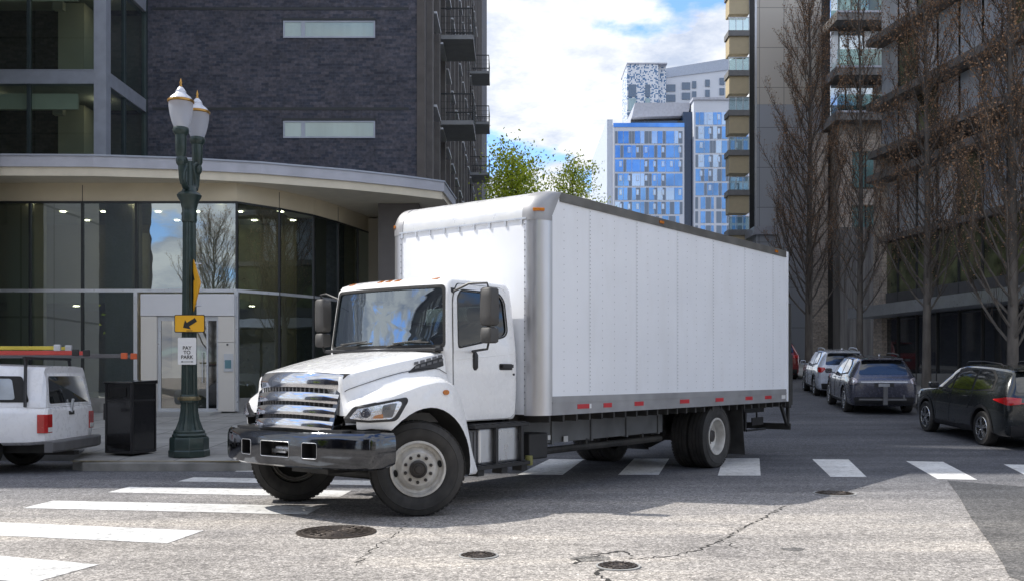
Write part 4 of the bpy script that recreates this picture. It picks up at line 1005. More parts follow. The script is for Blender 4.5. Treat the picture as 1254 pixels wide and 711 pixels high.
# ---- glass corner volume (upper left)
GY = 27.8; GX = -11.72
g = MB()
def gbox(*a, **k): g.box(*a, **k)
for z in (6.9, 10.05, 13.25, 16.45, 19.65):
    g.box(-40, GX, GY - 0.06, GY + 0.2, z - 0.20, z + 0.20); g.box(GX - 0.2, GX + 0.06, GY + 0.2, BD, z - 0.20, z + 0.20)
    g.box(-40, GX - .3, GY - 0.075, GY - 0.06, z - 0.205, z - 0.18); g.box(-40, GX - .3, GY - 0.075, GY - 0.06, z + 0.18, z + 0.205)
g.box(GX - 0.28, GX + 0.07, GY - 0.08, GY + 0.25, 6.5, 24); g.build('spandrel', 'mullion', hr, world=True)
g = MB()
for x in [-13.9, -15.9, -17.9, -20, -22]: g.box(x - .045, x + .045, GY - 0.045, GY + 0.08, 6.5, 22)
for y in (29.2,): g.box(GX - 0.08, GX + 0.045, y - .04, y + .04, 6.5, 22)
g.box(GX - .1, GX + 0.07, BD - .12, BD - 0.002, 6.5, 22)
g.build('mullion', mat('teal_mullion', (0.05, 0.07, 0.075), 0.4, 0.4), hr, world=True)
for i, z in enumerate((6.9, 10.05, 13.25, 16.45)):
    g = MB(); g.add([(-30, GY, z + .2), (GX - .28, GY, z + .2), (GX - .28, GY, z + 2.95), (-30, GY, z + 2.95)], [(0, 1, 2, 3)]); g.add([(GX, GY + .25, z + .2), (GX, BD - .1, z + .2), (GX, BD - .1, z + 2.95), (GX, GY + .25, z + 2.95)], [(0, 1, 2, 3)])
    g.build('glass_wall', 'upglass', hr, world=True, fix=False)
    g = MB(); g.box(-30, GX - .1, GY + .1, 34, z - .12, z + .12, 1); g.box(-30, GX - .1, 33.4, 34, z + .12, z + 2.9, 0); g.box(-14.0, -13.2, 29.8, 30.6, z + .12, z + 2.9, 0)
    g.box(-30, -12.6, GY + .25, GY + .32, z + 2.3, z + 2.75, 3); g.box(-17, -15.4, 31.6, 31.9, z + .12, z + 2.5, 0); g.box(-16.2, -13.4, 33.3, 33.4, z + 1.2, z + 1.28, 2); g.box(-16.2, -13.4, 33.3, 33.4, z + 2.1, z + 2.18, 2)
    g.box(GX - 1.6, GX - .12, BD - .02, BD + .02, z + .12, z + 2.9, 2); g.cbox((-13.6, 29.0, z + 2.5), (0.3, 0.2, 0.25), 0)
    g.box(-12.3, -12.1, 28.4, 28.5, z + .12, z + 2.9, 0)
    g.build('room', ['int_wall', 'int_ceil', 'int_dark', 'soffit'], hr, world=True)
    for x, y in ((-15.6, 29.2), (-18.5, 29.2), (-12.6, 29.6), (-15.2, 31.8)):
        g = MB(); g.lathe([(0.09, z + 2.865), (0.09, z + 2.88)], (x, y, 0), n=12); g.build('downlight', 'downlight', hr, world=True)

# ---- curved lobby : plan points from the module rhythm
def facade_pts():
    pts = [(-30.0, 25.5)]
    for k in range(-12, 0): pts.append(((37 + 64 * (k + 0) - 627) / F * 25.5, 25.5))
    for px in (37, 101, 167, 228, 290): pts.append(((px - 627) / F * 25.5, 25.5))
    X, D = pts[-1]
    for px in (342, 384, 414, 438, 458):
        k = (px - 627) / F; best = None
        for i in range(1, 400):
            d = D + i * 0.01; x = k * d
            if math.hypot(x - X, d - D) >= 1.33: best = (x, d); break
        if best is None: best = (k * (D + 1.3), D + 1.3)
        pts.append(best); X, D = best
    pts.append((X + 0.35, D + 1.5)); return pts
FP = facade_pts(); FP = [p for p in FP if p[0] > -29][0:]; FP = [(-26.0, 25.5)] + [p for p in FP if p[0] > -25]
ZB = 0.55; ZT = 6.07; ZM = 3.72
lob = thing('curved_glass_lobby', 'curved glazed lobby with cream soffit and grey fascia under the brick tower', 'building entrance', (-10, 27, 0))
def strip(name, pts, y_off, z0, z1, m, thick=0.1, parent=lob, off=0.0):
    g = MB(); secs = []
    for i, (x, y) in enumerate(pts):
        secs.append([(x, y - off, z0), (x, y - off, z1), (x, y - off + thick, z1), (x, y - off + thick, z0)])
    g.loft(secs); return g.build(name, m, parent, world=True)
strip('base_wall', FP, 0, 0.2, ZB + 0.35, 'kerb', 0.12, off=0.02)
strip('header_panel', FP, 0, ZT, 6.56, 'beige', 0.3, off=0.0)
g = MB()
for x, y in FP[::2]: g.box(x - .008, x + .008, y - 0.006, y + .01, ZT, 6.5)
g.build('panel_joint', 'darkmul', lob, world=True)
strip('transom', FP, 0, ZM - 0.04, ZM + 0.04, 'silver', 0.12, off=0.05)
strip('head_rail', FP, 0, ZT - 0.05, ZT + 0.0, 'darkmul', 0.12, off=0.04)
PX0 = (172 - 627) / F * 25.5; PX1 = (290 - 627) / F * 25.5
for i, (x, y) in enumerate(FP):
    lite = abs(x - (167 - 627) / F * 25.5) < 0.05 or abs(x - (290 - 627) / F * 25.5) < 0.05
    g = MB(); w_ = 0.05 if lite else 0.03
    if lite: g.box(x - w_, x + w_, y - 0.07, y + 0.08, ZB + .0, ZM - .04); o = g.build('mullion', 'silver', lob, world=True); g = MB()
    g.box(x - .028, x + .028, y - 0.035, y + 0.08, ZM + .04 if lite else ZB + .35, ZT - .05); g.build('mullion', 'darkmul', lob, world=True)
for i in range(len(FP) - 1):
    (x0, y0), (x1, y1) = FP[i], FP[i + 1]
    inport = x0 > PX0 - 0.3 and x1 < PX1 + 0.3
    g = MB(); g.add([(x0, y0, ZM + .04), (x1, y1, ZM + .04), (x1, y1, ZT - .05), (x0, y0, ZT - .05)], [(0, 1, 2, 3)])
    if not inport: g.add([(x0, y0, ZB + .35), (x1, y1, ZB + .35), (x1, y1, ZM - .04), (x0, y0, ZM - .04)], [(0, 1, 2, 3)])
    g.build('glass_pane', 'lobbyglass', lob, world=True, fix=False)
# canopy : outer edge polyline, top and soffit
CE = [(-30, 24.4), (-12.9, 24.4), (-10.6, 24.45), (-8.6, 24.75), (-6.57, 25.3), (-4.4, 26.25), (-3.1, 27.0), (-1.96, 27.8), (-1.78, 30.6)]
CI = [(-30, 25.7), (-12.9, 25.7), (-10.6, 25.7), (-8.6, 25.7), (-7.1, 26.2), (-5.7, 28.2), (-5.2, 29.2), (-4.9, 30.85), (-4.5, 30.85)]
def ribbon(name, e, off, z0, z1, m, t_=0.12):
    g = MB(); secs = []
    for i, (x, y) in enumerate(e):
        a = Vector(e[max(0, i - 1)]); b = Vector(e[min(len(e) - 1, i + 1)]); d = (b - a).normalized(); n = Vector((d.y, -d.x))
        p = Vector((x, y)) + n * off; q = p - n * t_
        secs.append([(p.x, p.y, z0), (p.x, p.y, z1), (q.x, q.y, z1), (q.x, q.y, z0)])
    g.loft(secs); return g.build(name, m, lob, world=True)
ribbon('fascia', CE, 0.0, 6.76, 7.06, 'fascia', 0.2); ribbon('fascia_cap', CE, 0.03, 7.03, 7.075, 'mullion', 0.2); ribbon('cornice', CE, -0.06, 6.54, 6.76, 'soffit', 0.2)
g = MB(); n = len(CE); g.add([(x, y, 7.0) for x, y in CE] + [(x, 31.2, 7.0) for x, y in CI], [(i, i + 1, n + i + 1, n + i) for i in range(n - 1)]); g.build('roof', 'conc', lob, world=True)
g = MB(); fac = [(x, y) for x, y in CE]; g.add([(x, y + .08, 6.55) for x, y in fac] + [(x, 31.2, 6.55) for x, y in CI], [(i, i + 1, n + i + 1, n + i) for i in range(n - 1)]); g.build('soffit', 'soffit', lob, world=True)
# pier under the canopy
g = MB(); x0, x1 = (463 - 627) / F * 28.5, (513 - 627) / F * 28.5; g.box(x0, x1, 28.5, 29.4, 0.3, 6.54); g.build('column', mat('taupe_column', (0.13, 0.12, 0.115), 0.7, var=0.1), lob, world=True)
g = MB(); g.box(-4.0, -2.9, 30.2, 30.88, 0.3, 6.5); g.build('column', 'darkbrick', lob, world=True)
# interior
g = MB(); g.box(-26, -3.5, 31.0, 31.2, 0.5, 6.5, 0); FI = [(x, y + .25) for x, y in FP if x < -5.3]; g.prism(FI + [(FI[-1][0], 30.99), (-26, 30.99)], 'Z', .45, .545, 2); g.prism(FI + [(FI[-1][0], 30.99), (-26, 30.99)], 'Z', 6.3, 6.5, 1); g.box(-26, -8.4, 27.6, 30.99, 3.55, 3.85, 1)
for x in (-13.9, -11.2, -8.6): g.box(x, x + 0.75, 26.6, 27.3, 0.5, 6.3, 0)
g.box(-10.2, -9.0, 29, 29.1, 0.5, 3.5, 3); g.box(-12.6, -11.6, 30.8, 30.95, 4, 6, 3); g.box(-13.6, -12.2, 28.2, 29.0, .55, 1.0, 3); g.box(-11.6, -9.6, 29.4, 30.0, .55, 1.65, 3); g.box(-6.6, -5.2, 29.6, 29.9, 0.5, 6.3, 2)
g.build('interior', ['int_wall', 'int_ceil', 'int_dark', 'soffit'], lob, world=True)
for x in (-13.2, -12.0, -10.4, -9.2, -8.0, -6.8): 
    for y, z in ((26.6, 6.29), (28.4, 6.29), (30.0, 6.29), (28.6, 3.54)):
        if x > -7 and z < 4: continue
        g = MB(); g.lathe([(0.09, z - .012), (0.07, z)], (x + (0.3 if z < 4 else 0), y, 0), n=12); g.build('downlight', 'downlight', lob, world=True)
# entrance portal
def pxx(p, D=25.4): return (p - 627) / F * D
ent = lob
g = MB(); D0 = 25.28
g.box(pxx(174), pxx(288), D0, D0 + .3, 3.05, 3.62); g.build('transom_panel', mat('white_steel', (0.74, 0.74, 0.75), 0.4, 0.15, var=0.02, rv=.02), ent, world=True, bev=.006)
g = MB(); g.box(pxx(174), pxx(193.5), D0 + .02, D0 + .3, ZB, 3.04); g.build('steel_pier', 'steel', ent, world=True, bev=.006)
g = MB(); g.box(pxx(268.5), pxx(288), D0 + .02, D0 + .3, ZB, 2.35); g.box(pxx(268.5), pxx(288), D0 + .02, D0 + .3, 2.36, 3.04); g.build('steel_pier', 'steel', ent, world=True, bev=.006)
g = MB(); g.box(pxx(276), pxx(287), D0 - .02, D0 + .02, 1.60, 2.06); g.box(pxx(277.5), pxx(285), D0 - .03, D0 - .02, 1.68, 1.90, 1); g.cbox((pxx(280), D0 + .01, 2.3), (.04, .04, .04), 2); g.build('intercom', ['silver', mat('screen_teal', (0.10, 0.22, 0.26), 0.2), 'darkmul'], ent, world=True)
g = MB(); g.box(pxx(193.5), pxx(268.5), D0 + .10, D0 + .18, 2.93, 3.04); g.box(pxx(193.5), pxx(268.5), D0 + .10, D0 + .18, ZB, ZB + .08)
for p in (194.6, 266.5): g.box(pxx(p) - .02, pxx(p) + .025, D0 + .10, D0 + .18, ZB + .08, 2.93)
g.build('door_frame', 'silver', ent, world=True)
for a, b in ((196, 230.5), (231.5, 254)):
    g = MB(); g.add([(pxx(a), D0 + .14, ZB + .08), (pxx(b), D0 + .14, ZB + .08), (pxx(b), D0 + .14, 2.93), (pxx(a), D0 + .14, 2.93)], [(0, 1, 2, 3)]); o = g.build('door', 'lobbyglass2', ent, world=True, fix=False)
    g = MB(); o2 = g
    for x in (a, b): g.box(pxx(x) - .025, pxx(x) + .025, D0 + .11, D0 + .17, ZB + .08, 2.93)
    g.v = [Vector((v.x + 10, v.y - 27, v.z)) for v in g.v]; g.build('door_stile', 'silver', o)
    g = MB(); g.tube([(pxx(b) - .12, D0 + .07, 1.3), (pxx(b) - .12, D0 + .07, 2.1)], .012, 6); g.v = [Vector((v.x + 10, v.y - 27, v.z)) for v in g.v]; g.build('handle', 'silver', o)
g = MB(); g.box(pxx(255), pxx(266), D0 + .14, D0 + .15, ZB + .08, 2.93); g.build('side_light', 'tint', ent, world=True)
g = MB(); g.box(pxx(190), pxx(272), D0 - .9, D0 + .1, 0.42, ZB); g.build('step', 'conc', ent, world=True)

# ---- blue glass tower down the street
BT = 200.0
def bx(px): return (px - 627) / F * BT
def bz(py): return CAM_H + (HY - py) * BT / F
W['bluegl'] = mat('blue_glass', (0.14, 0.34, 0.70), 0.08, 0.45, var=0.4, vs=0.12, spec=0.9)
W['bluegl2'] = mat('pale_blue_glass', (0.46, 0.62, 0.84), 0.08, 0.4, var=0.2, vs=0.12, spec=0.9)
W['panelgrey'] = mat('grey_cladding', (0.20, 0.25, 0.32), 0.6, var=0.1, vs=0.2)
W['panelwhite'] = mat('white_cladding', (0.64, 0.67, 0.73), 0.6, var=0.04, vs=0.2)
bt = thing('blue_glass_tower', 'blue glass office tower with white floor bands and dark recessed core beyond the truck', 'building', (bx(840), BT, 5))
g = MB(); g.box(bx(751), bx(838), BT, BT + 30, 0, bz(152)); g.box(bx(849.5), bx(960), BT, BT + 30, 0, bz(123)); g.build('wall', 'panelwhite', bt, world=True)
g = MB(); g.box(bx(744), bx(751) - .01, BT + 1, BT + 40, 0, bz(145)); g.build('side_wing', mat('pale_side', (0.55, 0.60, 0.68), 0.5, var=0.05), bt, world=True)
g = MB(); g.box(bx(838), bx(849.5), BT + 1.5, BT + 29, 0, bz(135)); 
g.build('core', mat('dark_blue_core', (0.02, 0.04, 0.08), 0.15, 0.3, spec=0.8), bt, world=True)
g = MB(); g.box(bx(776), bx(838), BT + 5, BT + 28, bz(152), bz(139)); g.build('penthouse', 'tint', bt, world=True)
g = MB(); g.loft([[(bx(780), y, bz(121)), (bx(849), y, bz(121)), (bx(846), y, bz(137)), (bx(776), y, bz(139))] for y in (BT + 3, BT + 30)]); g.build('roof_overhang', 'fascia', bt, world=True)
g = MB(); g.box(bx(848), bx(965), BT - .4, BT + 30, bz(123), bz(120)); g.build('roof_edge', 'fascia', bt, world=True)
g = MB(); g.box(bx(751), bx(838), BT - .1, BT + .1, bz(156), bz(151)); g.build('parapet', 'bluegl', bt, world=True)
rnd = random.Random(3)
fh = 17.3
for j in range(6): 
    for (xa, xb, ya, ncol, kind) in ((753, 836, 161, 8, 0), (851.5, 916, 138, 6, 1)):
        cw = (xb - xa) / ncol
        jj = range(1)
        y0 = ya + j * fh + (0 if kind == 0 else 0)
        for i in range(ncol):
            a = xa + i * cw
            bl = rnd.random() < (0.6 if kind == 0 else 0.7)
            g = MB(); y1 = y0 + 15.0
            wds = rnd.choice([[(0.0, 0.62, 0), (0.65, 0.97, 1)], [(0.0, 0.30, 1), (0.33, 0.97, 0)], [(0.0, 0.97, 0)], [(0.0, .46, 0), (.49, .97, 1)]])
            if j == 0 and kind == 1: wds = [(q[0], q[1], 0) for q in wds]
            sh = rnd.choice([0, 0, 0, 2])
            for q0, q1, mm in wds:
                g.box(bx(a + cw * q0 + .3), bx(a + cw * q1), BT - .06, BT - .01, bz(y1), bz(y0), 1 if mm else sh)
            if rnd.random() < .6:
                w0 = a + cw * 0.5; g.box(bx(w0), bx(w0 + 3.4), BT - .10, BT - .06, bz(y0 + 9), bz(y0 + 2.2), 3)
                g.box(bx(w0 + .6), bx(w0 + 2.8), BT - .14, BT - .10, bz(y0 + 8.4), bz(y0 + 2.8), 2)
            g.build('window', ['bluegl', 'panelgrey', 'bluegl2', 'panelwhite'], bt, world=True)
# extra lower floors read as one band each
for (xa, xb, ya) in ((753, 836, 161 + 6 * fh), (851.5, 916, 138 + 6 * fh), (851.5, 916, 138 + 7 * fh), (851.5, 916, 138 + 8 * fh), (753, 836, 161 + 7 * fh)):
    for k in range(2):
        g = MB(); n_ = 10; cw = (xb - xa) / n_
        for i in range(k * 5, k * 5 + 5): g.box(bx(xa + i * cw), bx(xa + i * cw + cw * (.9 if i % 3 else .5)), BT - .06, BT - .01, bz(ya + 14.2), bz(ya), 0 if i % 2 else 1)
        g.build('window', ['bluegl', 'panelgrey'], bt, world=True)
# ---- white tower with the speckled side behind
T2 = 270.0
def b2(px): return (px - 627) / F * T2
def z2(py): return CAM_H + (HY - py) * T2 / F
wt = thing('white_apartment_tower', 'white apartment tower with sloping roof line rising behind the blue tower', 'building', (b2(870), T2, 5))
g = MB(); g.add([(b2(816), T2, 0), (b2(892), T2, 0), (b2(892), T2, z2(73)), (b2(816), T2, z2(85)), (b2(816), T2 + 40, 0), (b2(940), T2 + 40, 0), (b2(940), T2 + 40, z2(90)), (b2(816), T2 + 40, z2(92))], [(0, 1, 2, 3), (1, 5, 6, 2), (4, 0, 3, 7), (3, 2, 6, 7), (5, 4, 7, 6)]); g.build('wall', 'panelwhite', wt, world=True)
g = MB(); g.add([(b2(812), T2 - .3, z2(96)), (b2(892.5), T2 - .3, z2(86)), (b2(892.5), T2 - .3, z2(72)), (b2(812), T2 - .3, z2(85))], [(0, 1, 2, 3)]); g.build('roof_band', mat('pale_blue_band', (0.42, 0.47, 0.56), 0.5), wt, world=True)
for j in range(4):
    for i, (a, b) in enumerate(((814, 827), (835, 845), (847.5, 852.5), (863.5, 869), (881, 887), (893, 899))):
        y = 104 + j * 12.5 - (a - 814) * 0.12
        g = MB(); g.box(b2(a), b2(b), T2 - .25, T2 - .05, z2(y + 8.5), z2(y)); g.build('window', mat('far_window', (0.12, 0.17, 0.24), 0.15, spec=0.8) if 'far_window' not in bpy.data.materials else bpy.data.materials['far_window'], wt, world=True)
T3 = 262.0
def b3(px): return (px - 627) / F * T3
def z3(py): return CAM_H + (HY - py) * T3 / F
def speckle():
    m, t, out = nt('speckled_cladding'); p = t.nodes.new('ShaderNodeBsdfPrincipled'); L(t, p.outputs[0], out.inputs[0])
    tc = t.nodes.new('ShaderNodeTexCoord'); sp = t.nodes.new('ShaderNodeSeparateXYZ'); L(t, tc.outputs['Object'], sp.inputs[0]); ad = t.nodes.new('ShaderNodeMath'); L(t, sp.outputs[0], ad.inputs[0]); L(t, sp.outputs[1], ad.inputs[1]); cb = t.nodes.new('ShaderNodeCombineXYZ'); L(t, ad.outputs[0], cb.inputs[0]); L(t, sp.outputs[2], cb.inputs[1])
    sn = t.nodes.new('ShaderNodeVectorMath'); sn.operation = 'SNAP'; sn.inputs[1].default_value = (0.35, 0.35, 0.35); L(t, cb.outputs[0], sn.inputs[0])
    wn = t.nodes.new('ShaderNodeTexWhiteNoise'); wn.noise_dimensions = '2D'; L(t, sn.outputs[0], wn.inputs[0])
    c = ramp(t, wn.outputs['Value'], [(0.66, (0.72, 0.75, 0.80)), (0.68, (0.12, 0.22, 0.38))]); L(t, c, p.inputs['Base Color']); p.inputs['Roughness'].default_value = .6; return m
st_ = thing('speckled_tower', 'narrow tower with blue and white speckled cladding left of the white tower', 'building', (b3(790), T3, 5))
W['speck'] = speckle()
g = MB(); g.box(b3(768), b3(806), T3, T3 + 12, 0, z3(79)); g.box(b3(806) + .01, b3(817), T3 + 2, T3 + 14, 0, z3(78)); g.build('wall', 'speck', st_, world=True)
g = MB(); g.box(b3(767.5), b3(817), T3 - .3, T3 + 14, z3(79), z3(77.5)); g.build('roof_edge', 'fascia', st_, world=True)
for y in (104, 121, 138):
    for a, b in ((769.5, 779), (790, 796)):
        g = MB(); g.box(b3(a), b3(b), T3 - .2, T3 - .02, z3(y + 15), z3(y)); g.build('window', 'curtained' if y == 121 else bpy.data.materials['far_window'], st_, world=True)

# ---- right tower with cream balconies
TA = 75.0
def ax(px): return (px - 627) / F * TA
def az(py): return CAM_H + (HY - py) * TA / F
ta = thing('panelled_tower', 'tall panelled tower, beige for its sunlit top and grey for shade below, with a column of cream balconies on its left edge', 'building', (ax(960), TA, 2))
def panelm(name, c, s):
    m, t, out = nt(name); p = t.nodes.new('ShaderNodeBsdfPrincipled'); L(t, p.outputs[0], out.inputs[0])
    tc = t.nodes.new('ShaderNodeTexCoord'); sp = t.nodes.new('ShaderNodeSeparateXYZ'); L(t, tc.outputs['Object'], sp.inputs[0]); ad = t.nodes.new('ShaderNodeMath'); L(t, sp.outputs[0], ad.inputs[0]); L(t, sp.outputs[1], ad.inputs[1]); cb = t.nodes.new('ShaderNodeCombineXYZ'); L(t, ad.outputs[0], cb.inputs[0]); L(t, sp.outputs[2], cb.inputs[1])
    b = t.nodes.new('ShaderNodeTexBrick'); b.offset = 0; L(t, cb.outputs[0], b.inputs['Vector']); b.inputs['Scale'].default_value = 1; b.inputs['Brick Width'].default_value = s[0]; b.inputs['Row Height'].default_value = s[1]; b.inputs['Mortar Size'].default_value = 0.03
    b.inputs['Color1'].default_value = (*c, 1); b.inputs['Color2'].default_value = (*scl(c, .92), 1); b.inputs['Mortar'].default_value = (*scl(c, .5), 1); L(t, b.outputs['Color'], p.inputs['Base Color']); p.inputs['Roughness'].default_value = .7; return m
W['ppanel'] = panelm('beige_panels', (0.66, 0.61, 0.54), (1.9, 3.1)); W['gpanel'] = panelm('grey_panels', (0.46, 0.48, 0.52), (1.9, 3.1))
g = MB(); k_ = 93 / 75; P_ = [(ax(918), TA), (ax(1022), TA), (ax(1022) * k_, TA + 18), (ax(918) * k_, TA + 18)]; g.prism(P_, 'Z', az(128), 38, 0); g.prism([(x, y + .01) for x, y in P_], 'Z', 0, az(128), 1); g.build('wall', ['ppanel', 'gpanel'], ta, world=True)  # beige above, grey below: sunlit and shaded wall put into the colour
g = MB(); g.box(ax(917.5), ax(923), TA - .15, TA, 0, 38); g.build('edge_column', 'darkmul', ta, world=True); g = MB(); g.box(ax(924), ax(926.5), TA - .1, TA, 0, 38); g.build('edge_column', 'silver', ta, world=True)
W['cream'] = mat('cream_balcony', (0.62, 0.52, 0.34), 0.7, var=0.05)
for k in range(-2, 7):
    yb_ = 114.8 + 48.7 * (k - 1); z = az(yb_)
    g = MB(); g.box(ax(893), ax(917.4), TA, TA + 1.3, z, z + 1.35, 0); o = g.build('balcony', ['cream'], ta, world=True)
    g = MB(); g.box(ax(891.5), ax(917.4), TA - .15, TA + 1.4, z + 1.35, z + 1.78, 0); g.v = [Vector((v.x - ax(960), v.y - TA, v.z - 2)) for v in g.v]; g.build('slab', mat('grey_slab', (0.25, 0.25, 0.25), .7) if 'grey_slab' not in bpy.data.materials else bpy.data.materials['grey_slab'], o)
    g = MB(); g.box(ax(892), ax(917), TA - .1, TA - .07, z + 1.78, z + 2.75, 0); g.box(ax(892), ax(917), TA - .13, TA - .05, z + 2.75, z + 2.80, 1)
    for q in (892, 900.5, 909, 916.5): g.box(ax(q), ax(q) + .05, TA - .13, TA - .05, z + 1.78, z + 2.75, 1)
    g.v = [Vector((v.x - ax(960), v.y - TA, v.z - 2)) for v in g.v]; g.build('glass_rail', ['windshield', 'silver'], o)
g = MB(); g.box(ax(914), ax(940), TA - 3, TA - .3, 0, az(285) - .6, 1); g.box(ax(911), ax(940), TA - 3.2, TA - .3, az(285) - .6, az(285), 0); g.build('podium', ['fascia', 'gpanel'], ta, world=True)
# ---- middle building with balconies and pale windows
TB = 56.0
def cx(px, D=TB): return (px - 627) / F * D
def cz(py, D=TB): return CAM_H + (HY - py) * D / F
tb = thing('balcony_apartment_block', 'mid-rise block with brick piers, dark balcony slabs and pale windows behind the bare trees', 'building', (cx(1060), TB, 1.7))
g = MB(); g.prism([(cx(1016), TB + 1.5), (cx(1215), TB + 1.5), (cx(1215) * 1.28, 73.5), (cx(1016) * 1.29, 73.5)], 'Z', 0, 30); g.build('wall', 'int_dark', tb, world=True)
g = MB(); g.box(cx(999), cx(1018), TB + .6, TB + 1.49, 0, cz(160)); g.build('brick_pier', 'greybrick', tb, world=True)
g = MB(); g.box(cx(1026), cx(1042), TB - .2, TB + 1.4, cz(282), cz(152)); g.build('brick_pier', 'greybrick', tb, world=True)
g = MB(); g.box(cx(1042) + .01, cx(1078) - .01, TB - .15, TB + 1.4, cz(186), cz(152)); g.build('brick_spandrel', 'greybrick', tb, world=True); g = MB(); g.box(cx(1042) + .01, cx(1078) - .01, TB - .15, TB + 1.4, cz(252), cz(232), 0); g.build('brick_spandrel', 'greybrick', tb, world=True)
W['palegl'] = mat('painted_sky_glass', (0.66, 0.82, 1.0), 0.12, 0.05, var=0.55, vs=0.5, spec=0.9, coat=.5, stretch=(1, 1, 0.35)); W['skygl'] = mat('sky_reflecting_glass', (0.62, 0.70, 0.80), 0.03, 0.75, var=0.35, vs=0.6, rv=.01); W['tealgl'] = mat('teal_glass', (0.22, 0.38, 0.38), 0.08, 0.3, var=0.4, vs=0.7, spec=0.9)  # palegl: pale blue base colour stands in for reflected sky
g = MB(); g.box(cx(1042), cx(1078), TB, TB + .1, cz(232), cz(186)); g.box(cx(1042), cx(1078), TB, TB + .1, cz(290), cz(252)); g.build('window', 'tealgl', tb, world=True)
g = MB(); g.box(cx(1059), cx(1060.5), TB - .05, TB, cz(290), cz(186)); g.box(cx(1042), cx(1078), TB - .05, TB, cz(232), cz(230)); g.build('window_mullion', 'darkmul', tb, world=True)
W['wood'] = mat('dark_wood_cladding', (0.20, 0.19, 0.18), 0.7, var=0.35, vs=1.2, stretch=(6, 1, 0.3))
g = MB(); g.box(cx(1018), cx(1080), TB - 1.5, TB - .3, 0, cz(283)); g.build('timber_wall', 'wood', tb, world=True)
for k, y in enumerate((-30, 22, 88, 142)):
    g = MB(); g.box(cx(1017), cx(1168), TB - 1.1, TB + 1.4, cz(y + 11), cz(y), 0); g.box(cx(1017), cx(1168), TB - 1.15, TB - 1.1, cz(y + 2.5), cz(y), 1); o = g.build('balcony', ['wood', 'fascia'], tb, world=True)
    g = MB(); g.box(cx(1018), cx(1166), TB - 1.05, TB - 1.02, cz(y), cz(y) + .95, 0); g.v = [Vector((v.x - cx(1060), v.y - TB, v.z - 1.7)) for v in g.v]; g.build('glass_rail', 'upglass', o)
rnd = random.Random(8)
for k, (ya, yb_) in enumerate(((-20, 22), (37, 88), (103, 142))):
    px = 1018
    while px < 1160:
        w_ = rnd.choice([10, 14, 18])
        g = MB(); g.box(cx(px + .8), cx(min(px + w_, 1165)), TB + .2, TB + .32, cz(yb_), cz(ya), rnd.choice([0, 0, 0, 1, 2])); g.build('window', ['skygl', 'palegl', 'conc'], tb, world=True); px += w_ + 1
g = MB(); g.box(cx(1168), cx(1186), TB - 2.2, TB + 2, 0, 30); g.build('panel_pier', 'ppanel', tb, world=True)
# ---- right building along the street
rb = thing('curved_glass_block', 'dark glass building with slanting floor bands and grey canopy at the right edge', 'building', (17, 34, 1))
W['stglass'] = mat('storefront_dark_glass', (0.035,0.04,0.045), 0.02, spec=1.0, coat=1.0, var=0.3, rv=0.01)
W['tealgl2'] = mat('olive_glass', (0.13,0.145,0.07), 0.05, 0.1, var=0.85, vs=1.2, spec=0.9, coat=0.6)
A_ = Vector((16.15, 42.3)); B_ = Vector((19.6, 20.0))
def fl(q, o=0.0):
    d = (B_ - A_); n = Vector((-d.y, d.x)).normalized()
    if n.x > 0: n = -n
    p = A_ + d * q + n * o; return p.x, p.y
g = MB(); g.add([(*fl(0, -.6), 0), (*fl(1, -.6), 0), (30, 20, 0), (30, 42, 0), (*fl(0, -.6), 21), (*fl(1, -.6), 21), (30, 20, 21), (30, 42, 21)], [(0, 1, 5, 4), (1, 2, 6, 5), (2, 3, 7, 6), (3, 0, 4, 7), (4, 5, 6, 7)])
g.build('core_wall', 'int_dark', rb, world=True)
def fband(name, z0, z1, o0, o1, m, q0=0.0, q1=1.0):
    g = MB(); a = fl(q0, o0); b = fl(q1, o0); c = fl(q1, o1); d = fl(q0, o1)
    g.add([(*a, z0), (*b, z0), (*c, z0), (*d, z0), (*a, z1), (*b, z1), (*c, z1), (*d, z1)], [(0, 3, 2, 1), (4, 5, 6, 7), (0, 1, 5, 4), (1, 2, 6, 5), (2, 3, 7, 6), (3, 0, 4, 7)])
    return g.build(name, m, rb, world=True)
for z0, z1, o_ in ((7.2, 7.45, .2), (9.8, 10.1, .7), (10.85, 11.15, .6), (12.95, 13.25, .7), (15.75, 16.05, .7), (18.55, 18.85, .7)): fband('floor_band', z0, z1, -.5, o_, 'wood')
W['canopyg'] = mat('canopy_grey', (.42, .45, .50), .5, .1); fband('canopy', 3.95, 4.32, -.4, 1.25, 'canopyg', -.02); fband('canopy_edge', 3.95, 4.40, 1.26, 1.32, 'silver', -.02)
fband('spandrel', 4.5, 5.0, -.5, .06, 'int_dark')
for k in range(16):
    q0, q1 = k / 16, (k + 1) / 16
    for z0, z1 in ((0.9, 3.9), (5.0, 7.15), (7.5, 9.75), (11.15, 12.9), (13.3, 15.7), (16.1, 18.5)):
        g = MB(); a = fl(q0 + .003); b = fl(q1 - .003); zz0 = max(z0, G(*a) + .35) if z0 < 1 else z0
        g.add([(*a, zz0), (*b, zz0), (*b, z1), (*a, z1)], [(0, 1, 2, 3)])
        up = z0 > 7; g.build('window', 'palegl' if (up and (k * 7 + int(z0)) % 5) else ('tealgl2' if z0 > 4 else 'stglass'), rb, world=True, fix=False) if True else None
    g = MB(); x, y = fl(q0, .02); g.box(x - .04, x + .04, y - .04, y + .04, 0.5, 9.75); g.build('mullion', 'darkmul', rb, world=True)
g = MB(); x, y = fl(0.0, 0.1); g.box(cx(1078, 42), cx(1094, 42), 41.8, 42.8, 0, cz(178, 42)); g.build('brick_pier', 'greybrick', rb, world=True)
fband('base_wall', 0.3, 1.55, -.3, .05, 'conc')

